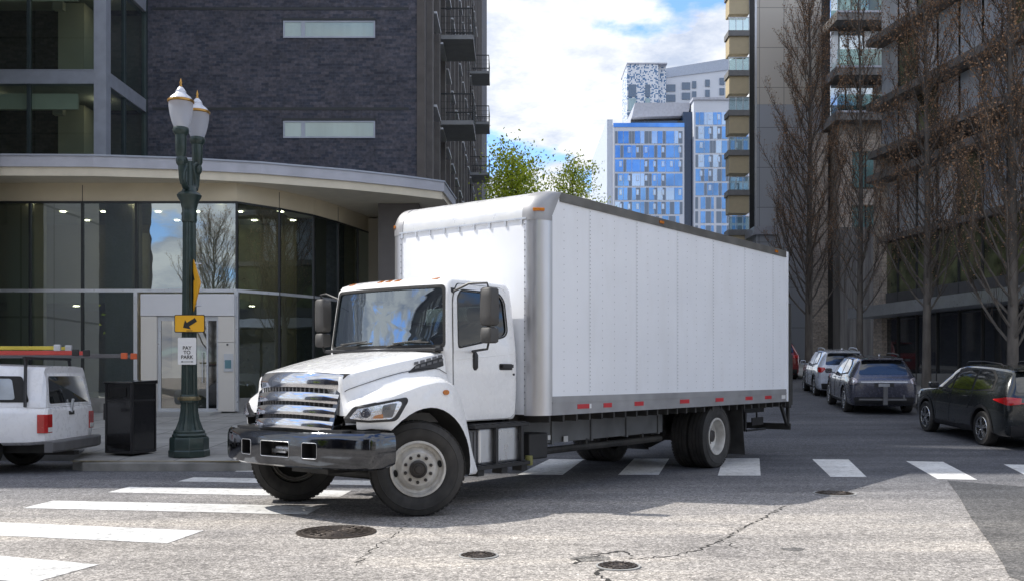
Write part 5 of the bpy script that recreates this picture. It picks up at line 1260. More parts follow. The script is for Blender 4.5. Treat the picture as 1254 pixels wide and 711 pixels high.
# ---- buildings beyond the frame: first two added to shade road and kerb, others stand in reflections
def offblock(name, label, x0, x1, y0, y1, z1, m, faces, wm='tint', step=(3.2, 3.3), ws=(1.8, 1.9), base=3.9):
    o = thing(name, label, 'building', ((x0 + x1) / 2, (y0 + y1) / 2, 0)); g = MB(); g.box(x0, x1, y0, y1, 0, z1); g.build('wall', m, o, world=True)
    cnt = 0; proto = {}
    for f in faces:
        a, b = (x0, x1) if f in 'SN' else (y0, y1)
        nx_ = int((b - a - 1.5) / step[0]); nz = int((z1 - base) / step[1])
        for j in range(nz):
            for i in range(nx_):
                if cnt >= 98: break
                u = a + 1.2 + i * step[0]; z = base + j * step[1]
                key = 'S' if f in 'SN' else 'E'
                if key not in proto:
                    g = MB()
                    if key == 'S': g.box(0, ws[0], -.05, .05, 0, ws[1], 0); g.box(-.1, ws[0] + .1, -.1, .1, -.12, 0, 1); g.box(ws[0] / 2 - .03, ws[0] / 2 + .03, -.08, .08, 0, ws[1], 1)
                    else: g.box(-.05, .05, 0, ws[0], 0, ws[1], 0); g.box(-.1, .1, -.1, ws[0] + .1, -.12, 0, 1); g.box(-.08, .08, ws[0] / 2 - .03, ws[0] / 2 + .03, 0, ws[1], 1)
                    w = g.build('window', [wm, 'silver'], o); proto[key] = w
                else: w = proto[key].copy(); col.objects.link(w)
                px_, py_ = {'S': (u, y0), 'N': (u, y1), 'E': (x1, u), 'W': (x0, u)}[f]
                w.location = (px_ - o.location.x, py_ - o.location.y, z); cnt += 1
    g = MB(); g.box(x0 - .2, x1 + .2, y0 - .2, y1 + .2, z1, z1 + .5); g.build('parapet', 'fascia', o, world=True)
    return o
offblock('shade_tower', 'unseen beige panelled tower added left of the frame to shade the road', -60, -12.95, 20.7, 24.3, 32.4, 'ppanel', 'E')
offblock('shade_block', 'unseen lower grey block added left of the frame to shade the kerb', -60, -20.0, 17.3, 20.6, 23.5, 'gpanel', 'S')
offblock('dark_brick_building', 'dark brick building across the street behind the camera', -16, 2, -40, -16, 17, 'darkbrick', 'N')
offblock('office_building', 'dark brick office block on the far left behind the camera', -70, -34, -40, -16, 22, 'darkbrick', 'N')
offblock('white_office_building', 'pale office building behind the camera to the right', 8, 40, -40, -20, 10, 'ppanel', 'N')
# ------------------------------------------------------------------ street lamp
lamp = thing('street_lamp', 'ornate dark green twin-lantern lamp post with frosted globes carrying the road signs', 'street lamp', (-5.345, 16.0, SZ(0, 16)))
g = MB()
g.lathe([(0.33, 0.0), (0.33, 0.10), (0.315, 0.12), (0.315, 0.30), (0.30, 0.33), (0.27, 0.345)], n=8, phase=PI / 8)
g.lathe([(0.27, 0.34), (0.275, 0.37), (0.25, 0.40), (0.255, 0.43), (0.225, 0.455)], n=32)
g.build('base', 'lampgreen', lamp, smooth=30, bev=0.006)
g = MB(); prof = [(0.225, 0.45), (0.20, 0.52), (0.165, 0.62), (0.142, 0.76), (0.132, 0.92)]
def fluted(g, prof, n=16, dep=0.10):
    secs = []
    for r, h in prof: secs.append([(r * (1 - dep * (k % 2)) * math.cos(2 * PI * k / (2 * n)), r * (1 - dep * (k % 2)) * math.sin(2 * PI * k / (2 * n)), h) for k in range(2 * n)])
    g.loft(secs)
fluted(g, prof); g.lathe([(0.15, 0.92), (0.155, 0.95), (0.145, 0.99), (0.15, 1.03), (0.14, 1.06)], n=24)
fluted(g, [(0.128, 1.05), (0.124, 1.4), (0.115, 2.5), (0.106, 3.6), (0.105, 4.02)])
g.build('pole', 'lampgreen', lamp, smooth=25)
g = MB(); g.lathe([(0.155, 0.955), (0.16, 0.965), (0.16, 1.015), (0.155, 1.025)], n=24)
for a in (0, PI): g.cbox((0.17 * math.cos(a), 0.17 * math.sin(a), 0.99), (0.05, 0.03, 0.04))
g.build('band', mat('brass_band', (0.20, 0.17, 0.10), 0.4, 0.7), lamp, smooth=30)
g = MB(); g.lathe([(0.115, 4.0), (0.125, 4.04), (0.12, 4.10), (0.13, 4.14), (0.115, 4.18), (0.12, 4.24), (0.15, 4.36), (0.19, 4.43), (0.20, 4.46), (0.17, 4.50), (0.12, 4.53), (0.09, 4.62)], n=24)
g.tube([(0, 0, 4.5), (0, 0, 4.75), (0, 0, 5.05)], [0.075, 0.06, 0.05], 12)
for sd in (-1, 1):
    yy = 0.33 * sd
    pts = [(0, sd * (0.05 + 0.0), 4.56), (0, sd * 0.17, 4.58), (0, sd * 0.26, 4.68), (0, sd * 0.24, 4.82), (0, sd * 0.16, 4.90), (0, sd * 0.13, 4.99), (0, sd * 0.20, 5.05), (0, yy, 5.06)]
    g.tube(pts, [0.045, 0.05, 0.05, 0.045, 0.045, 0.05, 0.05, 0.045], 10)
    g.tube([(0, sd * 0.2, 4.68), (0, sd * 0.3, 4.62), (0, sd * .34, 4.70), (0, sd * .33, 4.9)], [0.02, 0.03, 0.03, 0.05], 8)
g.build('bracket', 'lampgreen', lamp, smooth=40)
for sd in (-1, 1):
    g = MB(); y = 0.33 * sd; x = 0.04 if sd < 0 else -0.02
    x = (0.0)
    zz = 0.0
    g.lathe([(0.05, 4.90), (0.075, 4.94), (0.08, 5.0), (0.065, 5.05), (0.085, 5.10), (0.09, 5.30), (0.09, 5.41), (0.12, 5.45), (0.13, 5.50), (0.115, 5.54)], (x, y, 0), n=20)
    arm = g.build('lantern_holder', 'lampgreen', lamp, smooth=35)
    g = MB(); g.lathe([(0.105, 5.53), (0.14, 5.62), (0.172, 5.75), (0.19, 5.88), (0.192, 5.965)], (x, y, 0), n=28, cap=False); g.build('globe', 'globe', arm, smooth=60)
    g = MB(); g.lathe([(0.195, 5.955), (0.21, 5.965), (0.21, 5.995), (0.195, 6.005)], (x, y, 0), n=28); g.build('ring', 'gold', arm, smooth=30)
    g = MB(); g.lathe([(0.19, 6.0), (0.16, 6.05), (0.11, 6.09), (0.08, 6.125), (0.085, 6.14), (0.055, 6.19), (0.03, 6.22)], (x, y, 0), n=28); g.build('cap', mat('lantern_cap_silver', (0.60, 0.62, 0.68), 0.35, 0.4) if sd < 0 else bpy.data.materials['lantern_cap_silver'], arm, smooth=50)
    g = MB(); g.lathe([(0.016, 6.21), (0.026, 6.24), (0.014, 6.265), (0.024, 6.29), (0.009, 6.34), (0.0001, 6.375)], (x, y, 0), n=12); g.build('finial', 'gold', arm, smooth=50)
lamp.rotation_euler.z = -0.08; lamp.scale.z = .965
# signs
def roundrect(w, h, r): return rpoly([(-w / 2, -h / 2), (w / 2, -h / 2), (w / 2, h / 2), (-w / 2, h / 2)], r)
sg = thing('direction_sign', 'small yellow sign with a black arrow pointing down left on the lamp post', 'road sign', (-5.285, 15.84, 2.36))
g = MB(); g.prism([(a, b) for a, b in roundrect(0.50, 0.29, 0.03)], 'Y', -0.006, 0.006, 0); g.build('plate', 'ink', sg)
g = MB(); g.prism(roundrect(0.475, 0.265, 0.025), 'Y', -0.009, -0.005); g.build('face', 'yellow', sg)
def arrow(parent, s, ang, y, m='ink'):
    P = [(-0.5, 0), (-0.12, 0.36), (-0.12, 0.14), (0.5, 0.14), (0.5, -0.14), (-0.12, -0.14), (-0.12, -0.36)]
    ca, sa = math.cos(ang), math.sin(ang); g = MB(); g.prism([((a * ca - b * sa) * s, (a * sa + b * ca) * s) for a, b in P], 'Y', y - .003, y); return g.build('arrow', m, parent)
arrow(sg, 0.25, R(32), -0.009)
g = MB(); g.box(-0.05, 0.05, -0.012, -0.009, -0.122, -0.112); g.build('small_print', 'ink', sg)
pk = thing('pay_to_park_sign', 'white PAY TO PARK sign below the yellow arrow sign', 'parking sign', (-5.33, 15.85, 1.91))
g = MB(); g.prism(roundrect(0.30, 0.44, 0.02), 'Y', -0.005, 0.005); g.build('plate', 'signwhite', pk)
for i, w_ in enumerate(('PAY', 'TO', 'PARK')): text_mesh(w_, 0.082, (0, -0.007, 0.05 - i * 0.075), (PI / 2, 0, 0), 'lettering', W['ink'], pk)
g = MB(); g.box(-0.08, 0.08, -0.0075, -0.0055, -0.178, -0.170); g.prism([(-0.10, -0.174), (-0.075, -0.160), (-0.075, -0.188)], 'Y', -0.0075, -0.0055); g.prism([(0.10, -0.174), (0.075, -0.188), (0.075, -0.160)], 'Y', -0.0075, -0.0055); g.build('double_arrow', 'ink', pk)
dm = thing('diamond_warning_sign', 'yellow diamond warning sign seen nearly edge-on above the arrow sign on the lamp post', 'road sign', (-5.26, 15.95, 2.99), R(-57))
g = MB(); g.prism(rpoly([(0, -0.45), (0.45, 0), (0, 0.45), (-0.45, 0)], 0.05), 'Y', -0.004, 0.004); g.build('plate', mat('sign_back_orange', (0.62, 0.30, 0.02), 0.5), dm)
g = MB(); g.prism(rpoly([(0, -0.43), (0.43, 0), (0, 0.43), (-0.43, 0)], 0.05), 'Y', -0.007, -0.004); g.build('face', 'yellow', dm)
g = MB(); g.box(-.03, .03, -.010, -.007, -.22, .1); g.prism([(-.10, .08), (.10, .08), (0, .24)], 'Y', -.010, -.007); g.build('arrow', 'ink', dm)
g = MB(); 
for z in (0.36, -0.33): g.tube([(0.0, 0.0, z), (0.03, 0.12, z)], 0.012, 6); g.box(-.05, .05, .004, .02, z - .02, z + .02)
g.build('bracket', 'silver', dm)
# ------------------------------------------------------------------ bin
lb = thing('litter_bin', 'square black metal litter bin on the sidewalk beside the lamp post', 'bin', (-6.43, 16.3, SZ(0, 16.2)), R(-21))
g = MB(); g.box(-.34, .34, -.34, .34, 0.03, 1.20); body_ = g.build('body', 'gloss' if 'gloss' in W else 'ink', lb, bev=0.012)
W['gloss'] = mat('gloss_black', (0.010, 0.010, 0.011), 0.18, coat=0.4, spec=0.6, var=0.3, vs=3); body_.data.materials[0] = W['gloss']
g = MB(); g.loft([[(-.37, -.37, 1.19), (.37, -.37, 1.19), (.37, .37, 1.19), (-.37, .37, 1.19)], [(-.37, -.37, 1.225), (.37, -.37, 1.225), (.37, .37, 1.25), (-.37, .37, 1.25)]]); g.build('lid', 'gloss', lb, bev=.01)
g = MB()
for a in range(4):
    M_ = rot_z(a * PI / 2)
    q = MB(); q.box(-.345, -.305, -.352, -.342, 0.04, 1.19); q.box(.305, .345, -.352, -.342, 0.04, 1.19); q.box(-.305, .305, -.352, -.342, .90, .93); q.box(-.305, .305, -.352, -.342, .04, .08)
    q.v = [M_ @ v for v in q.v]; g.add(q.v, q.f)
g.build('trim', 'black', lb)
g = MB(); g.box(-.20, .20, -.36, -.345, .97, 1.13); g.build('opening', 'dark', lb)
g = MB(); g.cbox((-0.42, -.1, 0.72), (0.14, 0.30, 0.28)); g.build('ashtray', 'gloss', lb, bev=.01)

lb.scale = (.82, .82, 1.0)
# ------------------------------------------------------------------ cars
def alloy(parent, c, r, w, side, spokes=5, dark=False):
    g = MB(); rr = r * 0.66; h = w / 2
    s_ = 1 if side > 0 else -1
    g.lathe([(rr * 1.03, s_ * h * 0.9), (rr, s_ * h * 1.0), (rr * 0.93, s_ * h * 0.9), (rr * 0.90, s_ * h * 0.3)], axis='Y', n=32, cap=False)
    for k in range(spokes):
        a = 2 * PI * k / spokes + 0.3
        for d in (-0.13, 0.13):
            p0 = Vector((math.cos(a + d * .6) * rr * 0.16, s_ * h * 0.80, math.sin(a + d * .6) * rr * 0.16)); p1 = Vector((math.cos(a + d) * rr * 0.95, s_ * h * 0.88, math.sin(a + d) * rr * 0.95))
            g.bar(p0, p1, 0.045 if r < .4 else .06, 0.03)
    g.lathe([(rr * 0.22, s_ * h * 0.6), (rr * 0.22, s_ * h * 0.88), (rr * .1, s_ * h * 0.92), (0.0001, s_ * h * .92)], axis='Y', n=16, cap=False)
    o = g.build('wheel', 'alloy', parent, smooth=30); o.location = c
    g = MB(); g.lathe([(rr, -h * .9), (r * 0.93, -h), (r, -h * .75), (r, h * .75), (r * 0.93, h), (rr, h * .9)], axis='Y', n=40, cap=False); g.lathe([(rr * .95, s_ * h * 0.25), (0.001, s_ * h * 0.25)], axis='Y', n=24, cap=False); g.build('tyre', 'rubber', o, smooth=35, fix=False)
    return o
def suv(name, label, loc, rz, L_, Wd, H, paint, r=0.35, wb=2.7, rear=None, style='a'):
    root = thing(name, label, 'car', loc, rz, 'cars parked along the right kerb', ry=-0.047)
    hw = Wd / 2
    #      x/L   zb   zbelt  w    zroof wroof
    T = [(.500, .42, .66, .62, .68, .50), (.490, .28, .80, .76, .83, .60), (.470, .24, .92, .86, .95, .66), (.42, .22, .985, .93, 1.01, .74), (.33, .21, 1.02, .965, 1.055, .78), (.25, .21, 1.05, .985, 1.085, .80), (.215, .21, 1.06, .99, 1.11, .80),
         (.14, .21, 1.07, 1.0, 1.38, .74), (.07, .21, 1.08, 1.0, 1.585, .70), (.0, .21, 1.085, 1.0, 1.645, .69), (-.10, .21, 1.09, 1.0, 1.665, .685), (-.22, .21, 1.10, 1.0, 1.665, .68), (-.34, .21, 1.12, 1.0, 1.645, .67), (-.40, .21, 1.125, .99, 1.61, .66), (-.425, .215, 1.12, .985, 1.55, .655), (-.455, .23, 1.10, .97, 1.32, .70), (-.475, .24, 1.07, .95, 1.12, .74), (-.490, .28, 1.0, .90, 1.03, .72), (-.500, .42, .90, .82, .92, .66)]
    k = H / 1.68
    secs = []
    xs_ = []
    for a, b in zip(T, T[1:]):
        for q in (0, .5): xs_.append(a[0] + (b[0] - a[0]) * q)
    xs_.append(T[-1][0])
    TT = [(-t_[0], *t_[1:]) for t_ in T]
    for x in xs_:
        zb, zl, w, zr, wr = lerp_tab(TT, -x); w *= hw; wr *= hw; zl *= k; zr *= k
        zb_ = zb
        half = [(0.0, zb), (w - .16, zb), (w - .05, zb + .05), (w - .01, zb + .16), (w, zb + (zl - zb) * .45), (w - .008, zb + (zl - zb) * .72), (w - .035, zl - .05), (w - .06, zl), (wr + (w - .06 - wr) * .5, zl + (zr - zl) * .5), (wr, zl + (zr - zl) * .86), (wr - .05, zr - (zr - zl) * .04), (wr * .6, zr), (0, zr + .008)]
        full = [(x * L_, y, z) for y, z in half] + [(x * L_, -y, z) for y, z in half[-2:0:-1]]
        secs.append(full)
    g = MB(); g.loft(secs); body = g.build('body', [paint, 'black'], root, sub=1); bake(body)
    B = bvh_of(body)
    cuts = []
    fx, rx = wb / 2 + 0.02, -wb / 2 + 0.02
    for x in (fx, rx):
        for sd in (-1, 1):
            c = MB(); c.prism([(x + (r + .055) * math.cos(2 * PI * q / 32), r + .02 + (r + .055) * math.sin(2 * PI * q / 32)) for q in range(32)], 'Y', sd * (hw - .30), sd * (hw + .4), 1); cuts.append(c.build('c', [paint, 'black'], root))
    cut(body, cuts); smooth(body, 45)
    for x in (fx, rx):
        for sd in (-1, 1): alloy(root, (x, sd * (hw - .125), r), r, .225, sd)
    for sd in (-1, 1):
        P = dict(U=(1, 0, 0), V=(0, 0, 1), Dr=(0, -sd, 0)); O = (0, sd * 4, 0)
        def z(v): return v * k
        # windows
        X = lambda q: q * L_
        wins = [[(X(.195), z(1.10)), (X(.165), z(1.20)), (X(.06), z(1.52)), (X(.045), z(1.545)), (X(.035), z(1.545)), (X(.035), z(1.10))],
                [(X(.020), z(1.11)), (X(.020), z(1.55)), (X(-.145), z(1.56)), (X(-.165), z(1.12))],
                [(X(-.185), z(1.13)), (X(-.165), z(1.555)), (X(-.27), z(1.54)), (X(-.33), z(1.40)), (X(-.345), z(1.20))]]
        gm = MB(); patch(gm, B, rpoly([(X(.215), z(1.085)), (X(.06), z(1.555)), (X(.03), z(1.585)), (X(-.28), z(1.575)), (X(-.345), z(1.42)), (X(-.365), z(1.16)), (X(-.19), z(1.105))], .03), O, off=.004, rings=6, nang=60, **P); gm.build('window_surround', 'seal', root, smooth=60)
        for wi in wins:
            gm = MB(); patch(gm, B, rpoly(wi, .025), O, off=.010, rings=4, nang=30, **P); gm.build('window', 'tint', root, smooth=60)
        # cladding
        for x in (fx, rx):
            out = [(x + (r + .115) * math.cos(PI * q / 20 - .12 if False else (PI + .3) * q / 20 - .15), r + .02 + (r + .115) * math.sin((PI + .3) * q / 20 - .15)) for q in range(21)]
            inn = [(x + (r + .052) * math.cos((PI + .3) * q / 20 - .15), r + .02 + (r + .052) * math.sin((PI + .3) * q / 20 - .15)) for q in range(21)]
            gm = MB(); vs_ = []
            for pl in (out, inn):
                for (a, b) in pl:
                    h = B.ray_cast(Vector((a, sd * 4, b)), Vector((0, -sd, 0))); p_ = h[0] if h[0] else Vector((a, sd * hw, b)); vs_.append(Vector((a, p_.y + sd * .012, b)))
            for (a, b) in inn: vs_.append(Vector((a, vs_[len(vs_) - 21].y - sd * .06, b)))
            n_ = 21; gm.add(vs_, [(q, q + 1, n_ + q + 1, n_ + q) for q in range(20)] + [(n_ + q, n_ + q + 1, 2 * n_ + q + 1, 2 * n_ + q) for q in range(20)]); gm.build('wheel_arch', paint if style == 'b' else 'black', root, smooth=50)
        gm = MB(); patch(gm, B, rpoly([(fx - r - .06, .25), (fx - r - .06, .36), (rx + r + .06, .36), (rx + r + .06, .25)], .02), O, off=.012, rings=3, nang=24, thick=.02, **P); gm.build('sill', 'black', root, smooth=50)
        # door seams and handles
        for pts in ([(X(.19), z(1.07)), (X(.195), .9), (X(.175), .40)], [(X(.028), z(1.08)), (X(.026), .8), (X(.03), .38)], [(X(-.175), z(1.10)), (X(-.185), .95), (X(-.155), .72)]):
            q_ = []
            for (a, b) in [tuple(Vector(pts[0]).lerp(Vector(pts[1]), i / 5)) for i in range(5)] + [tuple(Vector(pts[1]).lerp(Vector(pts[2]), i / 5)) for i in range(6)]:
                h = B.ray_cast(Vector((a, sd * 4, b)), Vector((0, -sd, 0)))
                if h[0]: q_.append(h[0] + Vector((0, sd * .002, 0)))
            if len(q_) > 1: gm = MB(); gm.tube(q_, .005, 4); gm.build('door_gap', 'gap', root)
        for a in (.055, -.135):
            h = B.ray_cast(Vector((X(a), sd * 4, z(.985))), Vector((0, -sd, 0))); gm = MB(); p_ = h[0]; gm.cbox((p_.x, p_.y + sd * .025, p_.z), (.17, .02, .026)); gm.build('handle', paint, root, bev=.006)
        gm = MB(); p_ = Vector((X(.155), sd * (hw + .08), z(1.14))); gm.loft([[(p_.x + a * q, p_.y + b * q, p_.z + c) for a, b in ((.09, -.06), (.06, .10), (-.05, .11), (-.05, -.09))] for q, c in ((.7, -.07), (1, -.04), (1, .05), (.7, .08))]); gm.bar(p_ + Vector((0, -sd * .05, -.04)), p_ + Vector((0, -sd * .16, -.06)), .05, .03)
        o = gm.build('mirror', paint, root, smooth=50); gm = MB(); gm.add([(p_.x - .053, p_.y - .08, p_.z - .04), (p_.x - .053, p_.y + .10, p_.z - .04), (p_.x - .053, p_.y + .10, p_.z + .06), (p_.x - .053, p_.y - .08, p_.z + .06)], [(0, 1, 2, 3)]); gm.build('mirror_glass', 'chrome', o)
        # roof rails
        gm = MB(); yr = sd * hw * .60; gm.tube([(X(.02), yr, z(1.64)), (X(.0), yr, z(1.70)), (X(-.15), yr, z(1.725)), (X(-.30), yr, z(1.70)), (X(-.33), yr, z(1.65))], .016, 6); gm.build('roof_rail', 'silver' if style == 'c' else 'black', root, smooth=40)
        # lights from the rear quarter
        dr = Vector((.80, -sd * .60, 0)); O2 = Vector((-L_ * .46, sd * hw * .84, 0)) - dr * 1.5; U = Vector((-.60, -sd * .80, 0)).normalized()
        if style == 'a':   tl = rpoly([(-.30, z(.985)), (-.30, z(1.0)), (.0, z(1.06)), (.24, z(1.04)), (.24, z(.93)), (.03, z(.90))], .02)
        elif style == 'b': tl = rpoly([(-.16, z(.92)), (-.15, z(1.04)), (.02, z(1.07)), (.16, z(1.02)), (.16, z(.90)), (.0, z(.86))], .04)
        else:              tl = rpoly([(-.24, z(1.04)), (-.05, z(1.07)), (.14, z(1.06)), (.20, z(1.0)), (.10, z(.88)), (-.05, z(.90))], .02)
        gm = MB(); patch(gm, B, tl, O2, U, (0, 0, 1), dr, off=.012, rings=4, nang=32, thick=.015); o = gm.build('tail_light', 'red' if style != 'b' else W.setdefault('clearred', mat('clear_tail_light', (0.36, 0.33, 0.36), 0.12, 0.5, coat=.6, var=.3, vs=12)), root, smooth=60)
        if style == 'b':
            gm = MB(); c0 = (.03, z(.965)); patch(gm, B, [(c0[0] + .06 * math.cos(q), c0[1] + .05 * math.sin(q)) for q in [2 * PI * i / 14 for i in range(14)]], O2, U, (0, 0, 1), dr, off=.017, rings=2, nang=14); gm.build('lamp_bowl', 'reflector', o)
        dr = Vector((-.75, -sd * .66, 0)); O2 = Vector((L_ * .455, sd * hw * .82, 0)) - dr * 1.5; U = Vector((-.66, sd * .75, 0)).normalized()
        gm = MB(); patch(gm, B, rpoly([(-.30, z(.78)), (-.28, z(.86)), (.26, z(.93)), (.28, z(.88)), (.0, z(.80))], .02), O2, U, (0, 0, 1), dr, off=.01, rings=3, nang=24); gm.build('headlight', 'reflector', root, smooth=60)
    # rear glass, plate, bumper, front glass and grille
    PR = dict(U=(0, 1, 0), V=(0, 0, 1), Dr=(1, 0, 0)); OR = (-5, 0, 0)
    gm = MB(); patch(gm, B, rpoly([(-hw * .70, 1.15 * k), (hw * .70, 1.15 * k), (hw * .60, 1.53 * k), (-hw * .60, 1.53 * k)], .07), OR, off=.006, rings=5, nang=48, **PR); rg = gm.build('rear_window', 'tint', root, smooth=60)
    gm = MB(); gm.tube([(-L_ * .452, 0, 1.19 * k), (-L_ * .455, hw * .35, 1.20 * k)], .009, 5); gm.build('wiper', 'seal', rg)
    gm = MB(); patch(gm, B, rpoly([(-hw * .82, .30), (hw * .82, .30), (hw * .86, .50), (-hw * .86, .50)], .04), OR, off=.018, rings=4, nang=40, thick=.03, **PR); gm.build('rear_bumper', 'black', root, smooth=50)
    gm = MB(); patch(gm, B, rpoly([(-.26, .80 * k), (.26, .80 * k), (.26, .92 * k), (-.26, .92 * k)], .01), OR, off=.006, rings=2, nang=20, **PR); gm.build('plate_recess', 'gap', root)
    gm = MB(); gm.box(-L_ * .5 - .005, -L_ * .5 + .01, -.15, .15, .815 * k, .905 * k); gm.build('number_plate', mat('blank_plate', (.30, .31, .33), .5) if 'blank_plate' not in bpy.data.materials else bpy.data.materials['blank_plate'], root)
    gm = MB(); patch(gm, B, rpoly([(-hw * .66, .935 * k), (hw * .66, .935 * k), (hw * .66, .955 * k), (-hw * .66, .955 * k)], .008), OR, off=.012, rings=2, nang=30, **PR); gm.build('trim_strip', 'red' if style == 'a' else 'silver', root, smooth=60)
    gm = MB(); gm.loft([[(-L_ * .415, y, 1.625 * k), (-L_ * .45, y * .97, 1.60 * k), (-L_ * .45, y * .97, 1.575 * k), (-L_ * .41, y, 1.585 * k)] for y in (-hw * .60, -hw * .3, 0, hw * .3, hw * .60)]); gm.build('spoiler', paint, root, smooth=40)
    PFR = dict(U=(0, 1, 0), V=(0, 0, 1), Dr=(-1, 0, 0)); OF = (5, 0, 0)
    gm = MB(); patch(gm, B, rpoly([(-hw * .72, 1.125 * k), (hw * .72, 1.125 * k), (hw * .60, 1.55 * k), (-hw * .60, 1.55 * k)], .07), OF, off=.006, rings=5, nang=48, **PFR); gm.build('windshield', 'tint', root, smooth=60)
    gm = MB(); patch(gm, B, rpoly([(-.48, .42), (.48, .42), (.56, .78), (-.56, .78)], .05), OF, off=.012, rings=3, nang=32, **PFR); gm.build('grille', 'black', root, smooth=60)
    gm = MB(); gm.cbox((-L_ * .36, 0, 1.70 * k), (.16, .03, .06)); gm.build('antenna_fin', paint, root, bev=.01)
    return root
W['darkgreen'] = mat('dark_grey_green_paint', (0.022, 0.026, 0.027), 0.22, 0.35, coat=1.0, var=0.05)
W['slate'] = mat('slate_paint', (0.095, 0.098, 0.13), 0.25, 0.5, coat=1.0, var=0.05)
W['carwhite'] = mat('car_white_paint', (0.62, 0.66, 0.74), 0.25, 0.1, coat=1.0, var=0.03)
W['carred'] = mat('car_red_paint', (0.20, 0.015, 0.018), 0.25, 0.1, coat=1.0, var=0.03)
c1 = suv('parked_car', 'dark green grey crossover with roof rails, nearest of the parked cars at the right edge', (10.58, 21.25, G(0, 21.25)), PI / 2, 4.6, 1.86, 1.66, 'darkgreen', r=.355, wb=2.69)
c2 = suv('parked_car', 'slate blue crossover with clear tail lights parked behind the nearest dark car', (10.72, 29.15, G(0, 29.15)), PI / 2 - R(9.5), 4.68, 1.87, 1.63, 'slate', r=.365, wb=2.75, style='b')
c3 = suv('parked_car', 'pale silver white wagon with roof rails parked ahead of the slate crossover', (11.95, 35.9, G(0, 35.9)), PI / 2 - R(9.5), 4.82, 1.84, 1.66, 'carwhite', r=.345, wb=2.75, style='c')
c4 = suv('parked_car', 'red car mostly hidden behind the lift gate and the pale wagon', (12.8, 47.5, G(0, 47.5)), PI / 2 - R(8), 4.9, 1.95, 1.85, 'carred', r=.38, wb=2.8, style='a')
# tow bar bike hitch on the slate car
g = MB(); g.box(-2.56, -2.50, -.55, .70, .42, .47); g.box(-2.60, -2.54, -.05, .07, .30, .80); g.box(-2.56, -2.3, -.03, .03, .33, .39); g.box(-2.57, -2.52, -.5, -.46, .42, .58); g.build('bike_rack', 'grey', c2, bev=.006)

# ------------------------------------------------------------------ pickup with canopy and ladders
W['pkwhite'] = mat('pickup_white', (0.86, 0.87, 0.90), 0.3, coat=.6, var=.03, dirt=((.35, .34, .32), .25))
pkx, pky = -9.60, 15.62
pu = thing('pickup_truck', 'white pickup with canopy and ladder rack parked at the left edge', 'pickup truck', (pkx, pky, 0), PI)
# local x forward, y left (towards the camera side is +y)
hw = .85; Lh = 2.47
g = MB(); secs = []
for x, zb, zt, w in ((-Lh, .50, 1.0, .80), (-Lh + .03, .46, 1.02, .835), (-Lh + .3, .44, 1.03, .85), (-.6, .42, 1.03, .85), (.6, .42, 1.03, .86), (1.5, .42, 1.02, .86), (2.2, .42, .98, .84), (2.42, .45, .9, .78), (2.47, .5, .8, .72)):
    secs.append([(x, -y, z) for y, z in ((w - .1, zb), (w - .02, zb + .05), (w, zb + .2), (w, zt - .12), (w - .02, zt - .03), (w - .05, zt))] + [(x, y, z) for y, z in ((w - .05, zt), (w - .02, zt - .03), (w, zt - .12), (w, zb + .2), (w - .02, zb + .05), (w - .1, zb))])
g.loft(secs); body = g.build('body', ['pkwhite', 'black'], pu)
cs = []
for x in (1.60, -1.35):
    for sd in (-1, 1):
        c = MB(); c.prism([(x + .42 * math.cos(2 * PI * q / 28), .38 + .42 * math.sin(2 * PI * q / 28)) for q in range(28)], 'Y', sd * .55, sd * 1.2, 1); cs.append(c.build('c', ['pkwhite', 'black'], pu))
cut(body, cs); smooth(body, 35)
for x in (1.60, -1.35):
    for sd in (-1, 1): alloy(pu, (x, sd * .73, .36), .36, .24, sd)
g = MB()
secs = []
for x, w0, w1, zt in ((-Lh + .02, .80, .62, 1.56), (-Lh + .10, .82, .66, 1.66), (-1.2, .82, .68, 1.70), (-.45, .82, .68, 1.70)):
    if x < -2.4: x0, x1 = x, x + .10
    else: x0 = x1 = x
    secs.append([(x0, -w0, 1.02), (x0 + (x1 - x0) * .7, -(w1 + .04), zt - .09), (x1, -w1 + .02, zt - .02), (x1, -w1 * .5, zt), (x1, w1 * .5, zt), (x1, w1 - .02, zt - .02), (x0 + (x1 - x0) * .7, w1 + .04, zt - .09), (x0, w0, 1.02)])
g.loft(secs); cano = g.build('canopy', 'pkwhite', pu, smooth=35)
g = MB(); g.loft([[(x0, -w0, 1.02), (x1, -w1, zt - .06), (x1, -w1 + .08, zt), (x1, w1 - .08, zt), (x1, w1, zt - .06), (x0, w0, 1.02)] for x0, x1, w0, w1, zt in ((-.42, -.36, .82, .64, 1.62), (0.2, 0.2, .83, .66, 1.66), (1.25, .62, .83, .62, 1.62))]); g.build('cab', 'pkwhite', pu, smooth=35)
g = MB(); g.loft([[(1.255, y0, 1.04), (.66, y1, 1.585)] for y0, y1 in ((-.74, -.58), (0, 0), (.74, .58))], closed=False, cap=False); o = g.build('windshield', 'tint', pu); o.location.x = .02; o.location.z = .01
CBV = bvh_of(cano)
